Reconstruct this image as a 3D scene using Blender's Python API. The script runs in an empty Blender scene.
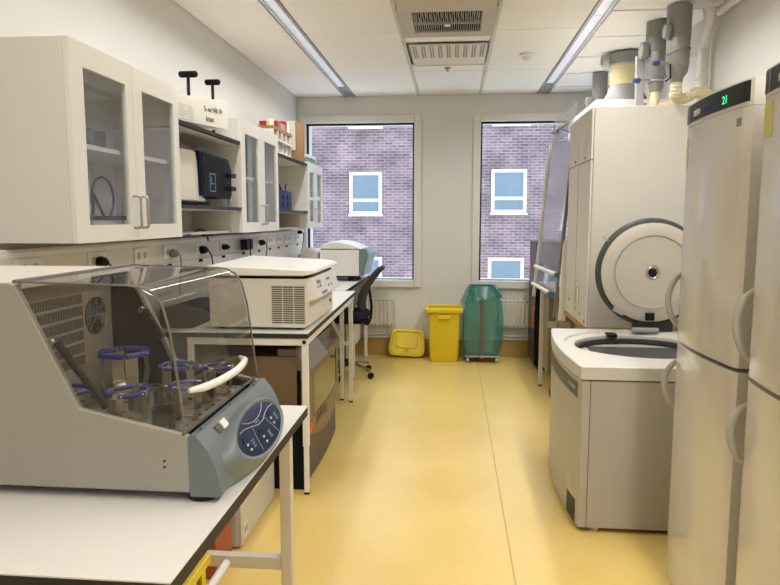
import bpy, bmesh, math, random
from mathutils import Matrix, Vector
random.seed(7)
C = bpy.context.scene.collection
SC = bpy.context.scene
PI = math.pi
# ---------------------------------------------------------------- camera
cam = bpy.data.objects.new('camera', bpy.data.cameras.new('camera'))
C.objects.link(cam)
_y, _p, _r = math.radians(5.45), math.radians(6.4187), math.radians(0.037)
fwd = Vector((-math.sin(_y)*math.cos(_p), math.cos(_y)*math.cos(_p), -math.sin(_p)))
rt = Vector((math.cos(_y), math.sin(_y), 0)); up = rt.cross(fwd)
r2 = rt*math.cos(_r)+up*math.sin(_r); u2 = -rt*math.sin(_r)+up*math.cos(_r)
M = Matrix((r2, u2, -fwd)).transposed().to_4x4(); M.translation = (0, 0, 1.5)
cam.matrix_world = M
cam.data.sensor_width = 36.0; cam.data.lens = 654.67*36/780
cam.data.clip_start = 0.02; cam.data.clip_end = 300
SC.camera = cam
# ---------------------------------------------------------------- world, light, exposure
SC.view_settings.view_transform = 'Standard'
try: SC.view_settings.look = 'None'
except Exception: pass
SC.view_settings.gamma = 1.0
SC.view_settings.use_curve_mapping = False
SC.view_settings.exposure = -0.12
W = bpy.data.worlds.new('sky'); SC.world = W; W.use_nodes = True
wn = W.node_tree.nodes; wl = W.node_tree.links
bg = wn['Background']; bg.inputs['Strength'].default_value = 3.2
tcn = wn.new('ShaderNodeTexCoord'); noi = wn.new('ShaderNodeTexNoise'); noi.inputs['Scale'].default_value = 2.0
rmp = wn.new('ShaderNodeValToRGB'); rmp.color_ramp.elements[0].color = (.62, .76, 1.0, 1); rmp.color_ramp.elements[1].color = (.86, .92, 1.0, 1)
wl.new(tcn.outputs['Generated'], noi.inputs['Vector']); wl.new(noi.outputs['Fac'], rmp.inputs['Fac']); wl.new(rmp.outputs['Color'], bg.inputs['Color'])

def area(name, loc, sx, sy, power, col, spread=PI, rot=(0, 0, 0)):
    l = bpy.data.lights.new(name, 'AREA'); l.shape = 'RECTANGLE'; l.size = sx; l.size_y = sy
    l.energy = power; l.color = col; l.spread = spread
    o = bpy.data.objects.new(name, l); C.objects.link(o); o.location = loc; o.rotation_euler = rot
    return o
# tubes in the two recessed light channels (their louvres keep the light steep)
LAMP = (1.0, .96, .92); LAMP2 = (1.0, .98, .96)
for lx in (-1.115, .918):
    for (y0, y1, pw) in ((-1.3, 2.6, 19 if lx < 0 else 62), (2.7, 6.6, 31 if lx < 0 else 43)):
        area('tube_light', (lx, (y0+y1)/2, 2.797), .075, y1-y0, pw, LAMP if y0 < 0 else LAMP2, math.radians(152))

# ---------------------------------------------------------------- materials
MATS = {}
def mat(name, col, rough=.5, metal=0.0, noise=.04, nscale=6.0, bump=0.0, bscale=200., spec=.5, coat=0.0, emit=None, estr=0.0):
    if name in MATS: return MATS[name]
    m = bpy.data.materials.new(name); m.use_nodes = True
    nt = m.node_tree; b = nt.nodes['Principled BSDF']
    tc = nt.nodes.new('ShaderNodeTexCoord'); n = nt.nodes.new('ShaderNodeTexNoise')
    n.inputs['Scale'].default_value = nscale; n.inputs['Detail'].default_value = 4
    nt.links.new(tc.outputs['Object'], n.inputs['Vector'])
    mx = nt.nodes.new('ShaderNodeMixRGB')
    mx.inputs[1].default_value = tuple(max(0, c*(1-noise)) for c in col[:3])+(1,)
    mx.inputs[2].default_value = tuple(min(1, c*(1+noise)) for c in col[:3])+(1,)
    nt.links.new(n.outputs['Fac'], mx.inputs[0]); nt.links.new(mx.outputs[0], b.inputs['Base Color'])
    b.inputs['Roughness'].default_value = rough; b.inputs['Metallic'].default_value = metal
    b.inputs['Specular IOR Level'].default_value = spec
    b.inputs['Coat Weight'].default_value = coat
    b.inputs['Coat Roughness'].default_value = .08
    if emit: b.inputs['Emission Color'].default_value = tuple(emit)+(1,); b.inputs['Emission Strength'].default_value = estr
    if bump:
        n2 = nt.nodes.new('ShaderNodeTexNoise'); n2.inputs['Scale'].default_value = bscale
        nt.links.new(tc.outputs['Object'], n2.inputs['Vector'])
        bp = nt.nodes.new('ShaderNodeBump'); bp.inputs['Strength'].default_value = bump; bp.inputs['Distance'].default_value = .002
        nt.links.new(n2.outputs['Fac'], bp.inputs['Height']); nt.links.new(bp.outputs[0], b.inputs['Normal'])
    MATS[name] = m; return m
def sheer(name, tint, gloss=.1, rough=.03, haze=0.0, hazecol=(.5, .5, .5), ior=1.45):
    """clear or smoked sheet: transparent body, fresnel reflection, a little haze"""
    if name in MATS: return MATS[name]
    m = bpy.data.materials.new(name); m.use_nodes = True; nt = m.node_tree; nt.nodes.clear()
    out = nt.nodes.new('ShaderNodeOutputMaterial'); tr = nt.nodes.new('ShaderNodeBsdfTransparent'); tr.inputs[0].default_value = tuple(tint)+(1,)
    gl = nt.nodes.new('ShaderNodeBsdfGlossy'); gl.inputs['Roughness'].default_value = rough
    df = nt.nodes.new('ShaderNodeBsdfDiffuse'); df.inputs[0].default_value = tuple(hazecol)+(1,)
    n = nt.nodes.new('ShaderNodeTexNoise'); n.inputs['Scale'].default_value = 5
    mm = nt.nodes.new('ShaderNodeMath'); mm.operation = 'MULTIPLY'; mm.inputs[1].default_value = haze*2
    nt.links.new(n.outputs['Fac'], mm.inputs[0])
    a = nt.nodes.new('ShaderNodeMixShader'); nt.links.new(mm.outputs[0], a.inputs[0]); nt.links.new(tr.outputs[0], a.inputs[1]); nt.links.new(df.outputs[0], a.inputs[2])
    fr = nt.nodes.new('ShaderNodeFresnel'); fr.inputs['IOR'].default_value = ior
    ad = nt.nodes.new('ShaderNodeMath'); ad.operation = 'ADD'; ad.inputs[1].default_value = gloss; ad.use_clamp = True
    geo = nt.nodes.new('ShaderNodeNewGeometry'); inv = nt.nodes.new('ShaderNodeMath'); inv.operation = 'SUBTRACT'; inv.inputs[0].default_value = 1.0
    mu = nt.nodes.new('ShaderNodeMath'); mu.operation = 'MULTIPLY'
    nt.links.new(geo.outputs['Backfacing'], inv.inputs[1]); nt.links.new(fr.outputs[0], ad.inputs[0]); nt.links.new(ad.outputs[0], mu.inputs[0]); nt.links.new(inv.outputs[0], mu.inputs[1])
    b = nt.nodes.new('ShaderNodeMixShader'); nt.links.new(mu.outputs[0], b.inputs[0]); nt.links.new(a.outputs[0], b.inputs[1]); nt.links.new(gl.outputs[0], b.inputs[2])
    nt.links.new(b.outputs[0], out.inputs[0]); MATS[name] = m; return m

wallp = mat('wall_paint', (.71, .70, .67), .55, noise=.02, nscale=1.5, bump=.08, bscale=120)
ceilm = mat('ceiling_panel', (.90, .885, .85), .8, noise=.02, bump=.1, bscale=150)
gridm = mat('ceiling_grid', (.62, .61, .58), .5)
white = mat('white_laminate', (.72, .70, .655), .4, noise=.02)
whitel = mat('white_lacquer', (.80, .785, .74), .3, noise=.015)
cream = mat('cream_plastic', (.70, .67, .595), .42, noise=.02)
creamd = mat('beige_metal', (.52, .465, .37), .42, noise=.03)
beigem = mat('beige_paint', (.60, .55, .46), .45, noise=.02)
worktop = mat('pale_worktop', (.68, .665, .63), .32, noise=.05, nscale=3)
edge = mat('dark_edge', (.034, .030, .024), .6, spec=.25)
black = mat('black_plastic', (.008, .008, .009), .45, spec=.3)
blackm = mat('black_matt', (.010, .0095, .009), .8, spec=.15)
steel = mat('steel', (.62, .61, .58), .25, metal=1.0)
dsteel = mat('dull_steel', (.42, .41, .39), .4, metal=.9)
brown = mat('brown_enamel', (.20, .135, .07), .45)
brownd = mat('brown_plinth', (.085, .068, .045), .5)
brownl = mat('taupe_plastic', (.19, .15, .11), .45)
yellow = mat('yellow_plastic', (.80, .60, .02), .4, noise=.03)
teal = mat('grey_green_plastic', (.145, .175, .180), .42, noise=.02)
bluep = mat('blue_rubber', (.01, .03, .33), .45)
navy = mat('navy_panel', (.012, .020, .060), .4, spec=.25)
greyd = mat('grey_pvc', (.23, .23, .22), .45)
greyl = mat('pale_grey_pvc', (.36, .36, .355), .45)
hose = mat('cream_hose', (.74, .66, .42), .5)
card = mat('cardboard', (.33, .175, .068), .8, noise=.08, nscale=14)
wood = mat('wood_edge', (.42, .25, .09), .5, noise=.15, nscale=20)
paper = mat('paper', (.78, .76, .68), .7)
orange = mat('orange_mark', (.75, .13, .03), .5)
red = mat('red_plastic', (.42, .03, .02), .45)
frid = mat('fridge_enamel', (.62, .595, .54), .18, noise=.01, coat=.5)
fridside = mat('fridge_side', (.60, .57, .53), .35)
fabric = mat('dark_fabric', (.028, .026, .022), .85, bump=.3, bscale=400)
greyvoid = mat('grille_shadow', (.10, .085, .065), .7)
glass = sheer('window_glass', (.97, .98, .98), .0, .02)
cabglass = sheer('cabinet_glass', (.95, .965, .975), .05, .02, haze=.05, hazecol=(.5, .5, .5))
smoke = sheer('smoked_acrylic', (.86, .845, .82), .02, .02, haze=.02, hazecol=(.36, .34, .31), ior=1.3)
sashglass = sheer('sash_glass', (.88, .89, .90), .0, .03, haze=.22, hazecol=(.60, .60, .60), ior=1.2)  # grey haze colour stands in for the ceiling reflected in the panes
clear = sheer('lab_glass', (.80, .80, .78), .10, .05)
bagm = sheer('green_bag', (.62, .88, .84), .04, .22, haze=.22, hazecol=(.18, .44, .40))
tint = sheer('tinted_window', (.30, .29, .22), .12, .05, haze=.25, hazecol=(.26, .25, .16))
screen = mat('diffuser', (.7, .72, .78), .35, emit=(.80, .84, 1.0), estr=.34)
digit = mat('green_digits', (.0, .5, .2), .4, emit=(.05, 1.0, .35), estr=1.2)

# ---------------------------------------------------------------- mesh tools
class MB:
    def __init__(s): s.v = []; s.f = []; s.mi = []; s.cur = 0
    def add(s, vs, fs):
        o = len(s.v); s.v += [tuple(v) for v in vs]; s.f += [[i+o for i in f] for f in fs]; s.mi += [s.cur]*len(fs); return s
    def box(s, x0, x1, y0, y1, z0, z1):
        if x0 > x1: x0, x1 = x1, x0
        if y0 > y1: y0, y1 = y1, y0
        if z0 > z1: z0, z1 = z1, z0
        return s.add([(x0,y0,z0),(x1,y0,z0),(x1,y1,z0),(x0,y1,z0),(x0,y0,z1),(x1,y0,z1),(x1,y1,z1),(x0,y1,z1)],
                     [(0,3,2,1),(4,5,6,7),(0,1,5,4),(1,2,6,5),(2,3,7,6),(3,0,4,7)])
    def hexa(s, a, b):
        """two quads a (bottom/first) and b joined"""
        return s.add(list(a)+list(b), [(3,2,1,0),(4,5,6,7),(0,1,5,4),(1,2,6,5),(2,3,7,6),(3,0,4,7)])
    def prism(s, pts, axis, a0, a1):
        """polygon pts in the plane normal to axis, extruded a0..a1"""
        n = len(pts)
        def P(p, a): return {'x': (a, p[0], p[1]), 'y': (p[0], a, p[1]), 'z': (p[0], p[1], a)}[axis]
        s.add([P(p, a0) for p in pts]+[P(p, a1) for p in pts], [list(range(n))[::-1], list(range(n, 2*n))]+[(i, (i+1) % n, n+(i+1) % n, n+i) for i in range(n)]); return s
    def tube(s, path, r, n=10, closed=False, cap=True):
        path = [Vector(p) for p in path]; m = len(path); vs = []
        rr = r if isinstance(r, (list, tuple)) else [r]*m
        ref = None
        for i, p in enumerate(path):
            if closed: d = path[(i+1) % m]-path[i-1]
            else: d = path[min(i+1, m-1)]-path[max(i-1, 0)]
            d.normalize()
            if ref is None:
                ref = d.cross(Vector((0, 0, 1)))
                if ref.length < .1: ref = d.cross(Vector((1, 0, 0)))
            ref = (ref-d*ref.dot(d)).normalized(); bi = d.cross(ref)
            for k in range(n):
                a = 2*PI*k/n; vs.append(p+(ref*math.cos(a)+bi*math.sin(a))*rr[i])
        fs = []
        for i in range(m if closed else m-1):
            j = (i+1) % m
            for k in range(n): fs.append((i*n+k, i*n+(k+1) % n, j*n+(k+1) % n, j*n+k))
        if cap and not closed: fs += [list(range(n))[::-1], list(range((m-1)*n, m*n))]
        return s.add(vs, fs)
    def lathe(s, prof, c, axis='z', n=28, sx=1, sy=1, cap=True):
        """prof list of (r, h) along axis"""
        vs = []
        for (r, h) in prof:
            for k in range(n):
                a = 2*PI*k/n; u, w = r*math.cos(a)*sx, r*math.sin(a)*sy
                vs.append({'z': (c[0]+u, c[1]+w, c[2]+h), 'y': (c[0]+u, c[1]+h, c[2]+w), 'x': (c[0]+h, c[1]+u, c[2]+w)}[axis])
        m = len(prof); fs = []
        for i in range(m-1):
            for k in range(n): fs.append((i*n+k, i*n+(k+1) % n, (i+1)*n+(k+1) % n, (i+1)*n+k))
        if cap: fs += [list(range(n))[::-1], list(range((m-1)*n, m*n))]
        return s.add(vs, fs)
    def grid(s, P, nu, nv, flip=False):
        vs = [P(i/nu, j/nv) for i in range(nu+1) for j in range(nv+1)]; w = nv+1
        fs = [(i*w+j, (i+1)*w+j, (i+1)*w+j+1, i*w+j+1) for i in range(nu) for j in range(nv)]
        if flip: fs = [f[::-1] for f in fs]
        return s.add(vs, fs)
    def build(s, name, m, parent=None, bev=0.0, smooth=False, mats=(), solid=0.0):
        me = bpy.data.meshes.new(name); inv = ROOTS[parent.name].inverted() if parent is not None and parent.name in ROOTS else None
        vs = [inv @ Vector(v) for v in s.v] if inv is not None else s.v
        me.from_pydata(vs, [], s.f); me.update()
        bm = bmesh.new(); bm.from_mesh(me); bmesh.ops.recalc_face_normals(bm, faces=bm.faces); bm.to_mesh(me); bm.free()
        me.materials.append(m)
        for q in mats: me.materials.append(q)
        if mats:
            for p, i in zip(me.polygons, s.mi): p.material_index = i
        o = bpy.data.objects.new(name, me); C.objects.link(o)
        if parent is not None:
            o.parent = parent
            if parent.name in ROOTS: ROOTS[o.name] = ROOTS[parent.name]
        if smooth or bev:
            for p in me.polygons: p.use_smooth = True
            me.set_sharp_from_angle(angle=math.radians(32))
        if solid:
            md = o.modifiers.new('thickness', 'SOLIDIFY'); md.thickness = solid; md.offset = 0
        if bev:
            md = o.modifiers.new('bevel', 'BEVEL'); md.width = bev; md.segments = 2; md.limit_method = 'ANGLE'; md.angle_limit = math.radians(35)
            md.harden_normals = True
        return o
ROOTS = {}
def thing(name, label, cat, loc=(0, 0, 0), rotz=0, group=None):
    o = bpy.data.objects.new(name, None); C.objects.link(o); o.location = loc; o.rotation_euler = (0, 0, rotz)
    o.empty_display_size = .05
    ROOTS[o.name] = Matrix.Translation(loc) @ Matrix.Rotation(rotz, 4, 'Z')
    o['label'] = label; o['category'] = cat
    if group: o['group'] = group
    return o
def solo(o, label, cat, group=None):
    o['label'] = label; o['category'] = cat
    if group: o['group'] = group
    return o
def struct(o): o['kind'] = 'structure'; return o
def B(*a): return MB().box(*a)
def dup(root, delta, label=None, group=None):
    r = root.copy(); C.objects.link(r); r.location = root.location+Vector(delta)
    if label: r['label'] = label
    if group: r['group'] = group
    for ch in list(root.children):
        c = ch.copy(); C.objects.link(c); c.parent = r
        for g in ch.children:
            d = g.copy(); C.objects.link(d); d.parent = c
    return r
def arc(c, r, a0, a1, n, plane='xz'):
    out = []
    for i in range(n+1):
        a = a0+(a1-a0)*i/n; u, w = r*math.cos(a), r*math.sin(a)
        out.append({'xz': (c[0]+u, c[1], c[2]+w), 'xy': (c[0]+u, c[1]+w, c[2]), 'yz': (c[0], c[1]+u, c[2]+w)}[plane])
    return out
def text(name, s, m, parent, org, ux, uy, size, depth=.0006):
    """lettering as a thin mesh; ux/uy unit vectors of the writing plane (world)"""
    cu = bpy.data.curves.new(name, 'FONT'); cu.body = s; cu.size = size; cu.extrude = depth; cu.resolution_u = 2
    t = bpy.data.objects.new(name, cu); C.objects.link(t)
    dg = bpy.context.evaluated_depsgraph_get(); me = bpy.data.meshes.new_from_object(t.evaluated_get(dg))
    bpy.data.objects.remove(t); bpy.data.curves.remove(cu)
    ux = Vector(ux).normalized(); uy = Vector(uy).normalized(); uz = ux.cross(uy)
    T = Matrix((ux, uy, uz)).transposed().to_4x4(); T.translation = org
    if parent.name in ROOTS: T = ROOTS[parent.name].inverted() @ T
    me.transform(T); me.materials.clear(); me.materials.append(m)
    o = bpy.data.objects.new(name, me); C.objects.link(o); o.parent = parent
    if parent.name in ROOTS: ROOTS[o.name] = ROOTS[parent.name]
    return o

# ---------------------------------------------------------------- room shell
XL, XR, YN, YF, ZC = -1.69, 1.62, -1.6, 7.13, 2.8
def floor_mat():
    m = bpy.data.materials.new('yellow_linoleum'); m.use_nodes = True; nt = m.node_tree; b = nt.nodes['Principled BSDF']
    tc = nt.nodes.new('ShaderNodeTexCoord')
    n = nt.nodes.new('ShaderNodeTexNoise'); n.inputs['Scale'].default_value = 1.2; n.inputs['Detail'].default_value = 6
    n3 = nt.nodes.new('ShaderNodeTexNoise'); n3.inputs['Scale'].default_value = 60
    r = nt.nodes.new('ShaderNodeValToRGB'); r.color_ramp.elements[0].color = (.64, .46, .13, 1); r.color_ramp.elements[1].color = (.75, .56, .19, 1)
    r.color_ramp.elements[0].position = .3; r.color_ramp.elements[1].position = .7
    mx = nt.nodes.new('ShaderNodeMixRGB'); mx.blend_type = 'OVERLAY'; mx.inputs[0].default_value = .12
    nt.links.new(tc.outputs['Object'], n.inputs['Vector']); nt.links.new(tc.outputs['Object'], n3.inputs['Vector'])
    nt.links.new(n.outputs['Fac'], r.inputs['Fac']); nt.links.new(r.outputs[0], mx.inputs[1]); nt.links.new(n3.outputs['Color'], mx.inputs[2])
    nt.links.new(mx.outputs[0], b.inputs['Base Color']); b.inputs['Roughness'].default_value = .30
    b.inputs['Specular IOR Level'].default_value = .45
    nb = nt.nodes.new('ShaderNodeTexNoise'); nb.inputs['Scale'].default_value = 9
    bp = nt.nodes.new('ShaderNodeBump'); bp.inputs['Strength'].default_value = .12; bp.inputs['Distance'].default_value = .004
    nt.links.new(tc.outputs['Object'], nb.inputs['Vector']); nt.links.new(nb.outputs['Fac'], bp.inputs['Height']); nt.links.new(bp.outputs[0], b.inputs['Normal'])
    MATS['floor'] = m; return m
FM = floor_mat()
covem = mat('linoleum_cove', (.46, .30, .09), .4)
seamm = mat('weld_seam', (.50, .31, .07), .4)
struct(B(XL, XR, YN, YF, -.08, 0).build('floor', FM))
sm = MB()
for x in (.275, -1.30): sm.box(x-.003, x+.003, YN+.02, YF-.03, .0002, .0012)
struct(sm.build('trim_1', seamm))
struct(B(XL-.12, XL, YN-.12, YF+.35, -.08, 3.0).build('wall_left', wallp))
struct(B(XR, XR+.12, YN-.12, YF+.35, -.08, 3.0).build('wall_right', wallp))
struct(B(XL, XR, YN-.12, YN, -.08, 3.0).build('wall_near', wallp))
# far wall with two window openings
W1 = (-1.60, -.42, .835, 2.525); W2 = (.285, 1.47, .835, 2.525)
wf = MB(); T0, T1 = YF, YF+.30
wf.box(XL, W1[0], T0, T1, 0, 2.9); wf.box(W1[1], W2[0], T0, T1, 0, 2.9); wf.box(W2[1], XR, T0, T1, 0, 2.9)
for w in (W1, W2): wf.box(w[0], w[1], T0, T1, 0, w[2]); wf.box(w[0], w[1], T0, T1, w[3], 2.9)
struct(wf.build('wall_far', wallp))
wfm = mat('window_frame_paint', (.74, .72, .66), .4)
for i, w in enumerate((W1, W2)):
    o = struct(bpy.data.objects.new('window_%d' % (i+1), None)); C.objects.link(o); o.location = (0, 0, 0)
    f = MB(); x0, x1, z0, z1 = w; a = .078; l = max(x0-a, XL+.005); r = min(x1+a, XR-.005)
    y0, y1 = YF-.022, YF
    f.box(l, x0, y0, y1, z0-a, z1+a); f.box(x1, r, y0, y1, z0-a, z1+a); f.box(x0, x1, y0, y1, z1, z1+a); f.box(x0, x1, y0-.02, y1, z0-a, z0)
    f.build('window_frame', wfm, o, bev=.004)
    g = MB(); k = .018
    for (a0, a1, b0, b1) in ((x0, x0+k, z0, z1), (x1-k, x1, z0, z1), (x0+k, x1-k, z1-k, z1), (x0+k, x1-k, z0, z0+.008)): g.box(a0, a1, YF+.045, YF+.085, b0, b1)
    g.build('window_gasket', black, o)
    B(x0+k, x1-k, YF+.06, YF+.066, z0+.008, z1-k).build('window_pane', glass, o)
# coved skirting
for nm, bx in (('far', (XL+.01, XR-.01, YF-.012, YF, 0, .185)), ('left', (XL, XL+.012, YN+.01, YF-.012, 0, .185)), ('right', (XR-.012, XR, YN+.01, YF-.012, 0, .185))):
    struct(B(*bx).build('baseboard_'+nm, covem))

# ceiling: slab, panels, channels
struct(B(XL, XR, YN, YF, 2.86, 2.95).build('ceiling', ceilm))
seamsY = [YN+.005, -1.44, -.20, 1.04, 2.28, 3.52, 4.76, 6.01, YF-.005]
cp = MB()
LCH, RCH = (-1.175, -1.055), (.858, .978)
for i in range(len(seamsY)-1):
    y0, y1 = seamsY[i]+.003, seamsY[i+1]-.003
    if y1-y0 < .2: continue
    for (x0, x1) in ((XL+.005, LCH[0]-.004), (LCH[1]+.004, -.392), (.285, RCH[0]-.004)):
        if i == 5 or i == 6 or True: cp.box(x0, x1, y0, y1, 2.80, 2.815)
struct(cp.build('trim_2', ceilm, bev=.002))
gr = MB()
for x in (-.379, .272): gr.box(x-.013, x+.013, YN, YF, 2.797, 2.83)
struct(gr.build('trim_3', gridm))
# middle strip panels (around the units)
ms = MB()
for (y0, y1) in ((YN+.01, 2.86), (2.87, 4.10), (4.80, 5.04), (5.76, 6.005), (6.015, YF-.01)): ms.box(-.364, .257, y0+.003, y1-.003, 2.803, 2.815)
struct(ms.build('trim_4', ceilm, bev=.002))
# plank strips on the right
ps = MB(); y = YN+.01; k = 0
while y < YF-.05:
    y1 = min(y+.30, YF-.005); zz = 2.800+(.006 if k % 2 else 0)
    ps.box(RCH[1]+.006, XR-.003, y+.003, y1-.003, zz, zz+.02); y = y1; k += 1
struct(ps.build('trim_5', ceilm, bev=.003))
for (a, b_) in (LCH, RCH):
    lf = thing('ceiling_light', 'long recessed strip light channel along the '+('left side of the ceiling, above the wall cabinets' if a < 0 else 'right side of the ceiling, beside the plank strips'), 'ceiling light', ((a+b_)/2, 2.75, 2.85), 0, 'recessed strip lights')
    t = MB(); t.box(a, a+.022, YN+.01, YF-.005, 2.795, 2.85); t.box(b_-.022, b_, YN+.01, YF-.005, 2.795, 2.85); t.box(a+.022, b_-.022, YN+.01, YF-.005, 2.84, 2.85); t.box(a+.022, b_-.022, 6.68, YF-.005, 2.80, 2.82)
    t.build('channel', mat('grey_alu', (.30, .31, .33), .35, metal=.4), lf)
    for (q0, q1) in ((YN+.05, .3), (.31, 2.38), (2.39, 4.52), (4.53, 6.67)):
        B(a+.022, b_-.022, q0, q1, 2.812, 2.818).build('diffuser', screen, lf)

# ceiling supply unit (projecting cassette with slotted grille)
cu = thing('ceiling_cassette', 'beige projecting ceiling ventilation unit with black slotted grille', 'ceiling vent', (-.05, 4.4, 2.79))
m_ = MB(); x0, x1, y0, y1, z0 = -.365, .262, 4.13, 4.77, 2.765
m_.box(x0, x1, y0, 4.19, z0, 2.80); m_.box(x0, x1, 4.655, y1, z0, 2.80); m_.box(x0, -.27, 4.19, 4.655, z0, 2.80); m_.box(.17, x1, 4.19, 4.655, z0, 2.80)
m_.build('frame', mat('cassette_beige', (.50, .45, .38), .5), cu, bev=.004)
B(x0+.02, x1-.02, 3.3, y0-.01, 2.74, 2.785).build('front_box', creamd, cu)
B(-.27, .17, 4.19, 4.655, 2.783, 2.79).build('backing', blackm, cu)
m_ = MB()
for k in range(31):
    x = -.262+k*.0142; m_.box(x, x+.0035, 4.19, 4.655, 2.768, 2.783)
m_.box(-.27, .17, 4.46, 4.468, 2.765, 2.783)
for k in range(18):
    x = -.262+k*.025; m_.hexa([(x, 4.24, 2.771), (x+.003, 4.24, 2.771), (x+.018, 4.46, 2.771), (x+.015, 4.46, 2.771)], [(x, 4.24, 2.776), (x+.003, 4.24, 2.776), (x+.018, 4.46, 2.776), (x+.015, 4.46, 2.776)])
m_.build('grille', mat('grille_grey', (.45, .44, .42), .5), cu)
m_ = MB().lathe([(.02, 0), (.02, .01), (.008, .014)], (-.05, 4.46, 2.752)); m_.build('latch', whitel, cu, smooth=True)
# diffuser with nozzle fields
du = thing('ceiling_diffuser', 'white square ceiling air diffuser with nine columns of small nozzles', 'air diffuser', (-.05, 5.4, 2.79))
B(-.345, .245, 5.07, 5.73, 2.792, 2.80).build('plate', whitel, du, bev=.003)
m_ = MB(); MB2 = [MB() for _ in range(9)]
for c in range(9):
    x = -.335+c*.0645; m_.box(x-.004, x+.0, 5.08, 5.72, 2.784, 2.792)
    for r in range(7):
        for s_ in (0, 1):
            MB2[c].box(x+.014+s_*.018, x+.026+s_*.018, 5.10+r*.055, 5.135+r*.055, 2.789, 2.7925)
m_.box(-.345, .245, 5.066, 5.076, 2.784, 2.792); m_.box(-.345, .245, 5.724, 5.734, 2.784, 2.792); m_.box(.240, .245, 5.08, 5.72, 2.784, 2.792)
m_.build('rib', whitel, du); [q.build('nozzle_column', mat('nozzle_shadow', (.34, .31, .27), .7), du) for q in MB2]
spm = MB().lathe([(.03, .012), (.028, .004), (.010, 0), (.010, -.012), (.018, -.016), (.003, -.020)], (-.06, 5.88, 2.79)); solo(spm.build('sprinkler', dsteel, smooth=True), 'small sprinkler head in the ceiling just beyond the air diffuser', 'sprinkler')
sd = thing('smoke_detector', 'round white smoke detector on a ceiling panel right of the air diffuser', 'smoke detector', (.57, 5.45, 2.8))
MB().lathe([(.062, 0), (.060, -.018), (.045, -.024)], (.57, 5.45, 2.80)).build('base', whitel, sd, smooth=True)
MB().lathe([(.038, -.020), (.034, -.042), (.018, -.050)], (.57, 5.45, 2.80)).build('sensor', cream, sd, smooth=True)

# ---------------------------------------------------------------- building across the yard
def brick_mat():
    m = bpy.data.materials.new('outside_brick'); m.use_nodes = True; nt = m.node_tree; b = nt.nodes['Principled BSDF']
    tc = nt.nodes.new('ShaderNodeTexCoord'); sp = nt.nodes.new('ShaderNodeSeparateXYZ'); cb = nt.nodes.new('ShaderNodeCombineXYZ')
    br = nt.nodes.new('ShaderNodeTexBrick'); br.inputs['Scale'].default_value = 1.0
    br.inputs['Color1'].default_value = (.205, .135, .135, 1); br.inputs['Color2'].default_value = (.100, .074, .082, 1); br.inputs['Mortar'].default_value = (.29, .25, .26, 1)
    br.inputs['Mortar Size'].default_value = .012; br.inputs['Brick Width'].default_value = .26; br.inputs['Row Height'].default_value = .085; br.inputs['Bias'].default_value = -.1
    nt.links.new(tc.outputs['Object'], sp.inputs[0]); nt.links.new(sp.outputs['X'], cb.inputs['X']); nt.links.new(sp.outputs['Z'], cb.inputs['Y']); nt.links.new(cb.outputs[0], br.inputs['Vector'])
    n = nt.nodes.new('ShaderNodeTexNoise'); n.inputs['Scale'].default_value = 1.3; n.inputs['Detail'].default_value = 8; nt.links.new(cb.outputs[0], n.inputs['Vector'])
    r = nt.nodes.new('ShaderNodeValToRGB'); r.color_ramp.elements[0].color = (.7, .7, .75, 1); r.color_ramp.elements[1].color = (1.35, 1.3, 1.3, 1); r.color_ramp.elements[0].position = .35; r.color_ramp.elements[1].position = .68
    mx = nt.nodes.new('ShaderNodeMixRGB'); mx.blend_type = 'MULTIPLY'; mx.inputs[0].default_value = 1
    nt.links.new(n.outputs['Fac'], r.inputs[0]); nt.links.new(br.outputs['Color'], mx.inputs[1]); nt.links.new(r.outputs[0], mx.inputs[2]); nt.links.new(mx.outputs[0], b.inputs['Base Color'])
    b.inputs['Roughness'].default_value = .85; return m
YB = 20.0
ob = thing('brick_building', 'purple-brown brick building seen through both windows, with white framed windows', 'building', (0, YB, -3))
def outx(px): # pixel column at Y=YB near eye height
    d = fwd+r2*((px-390)/654.67); return d.x/d.y*YB
B(-16, 16, YB, YB+.4, -6, 6.5).build('facade', brick_mat(), ob)
wh = mat('outside_white', (.85, .87, .88), .5)
pg = mat('outside_glass', (.13, .19, .23), .15, noise=.15, nscale=1.2)
sc = YB/654.67
def zrow(py): # pixel row to height at Y=YB
    d = fwd+u2*((292.5-py)/654.67); return 1.5+d.z/d.y*YB
for (pa, pb, pt, pbm) in ((350.5, 382, 172, 214.5), (489.5, 524, 170, 213), (350.5, 382, 80, 127), (283, 313, 80, 125), (490.5, 526, 80, 126), (350.5, 382, 257, 302), (487.5, 523, 257, 302), (283, 313, 172, 214)):
    a, b_ = outx(pa), outx(pb); zt, zb = zrow(pt), zrow(pbm); k = .09
    f = MB(); f.box(a, a+k, YB-.06, YB, zb, zt); f.box(b_-k, b_, YB-.06, YB, zb, zt); f.box(a+k, b_-k, YB-.06, YB, zt-k, zt); f.box(a+k, b_-k, YB-.06, YB, zb, zb+k); zm = zb+.30*(zt-zb); f.box(a+k, b_-k, YB-.06, YB, zm, zm+.09)
    f.box(a-.03, b_+.03, YB-.12, YB, zb-.05, zb)
    fo = f.build('window', wh, ob)
    B(a+k, b_-k, YB-.03, YB-.01, zb+k, zt-k).build('pane', pg, fo)

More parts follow.
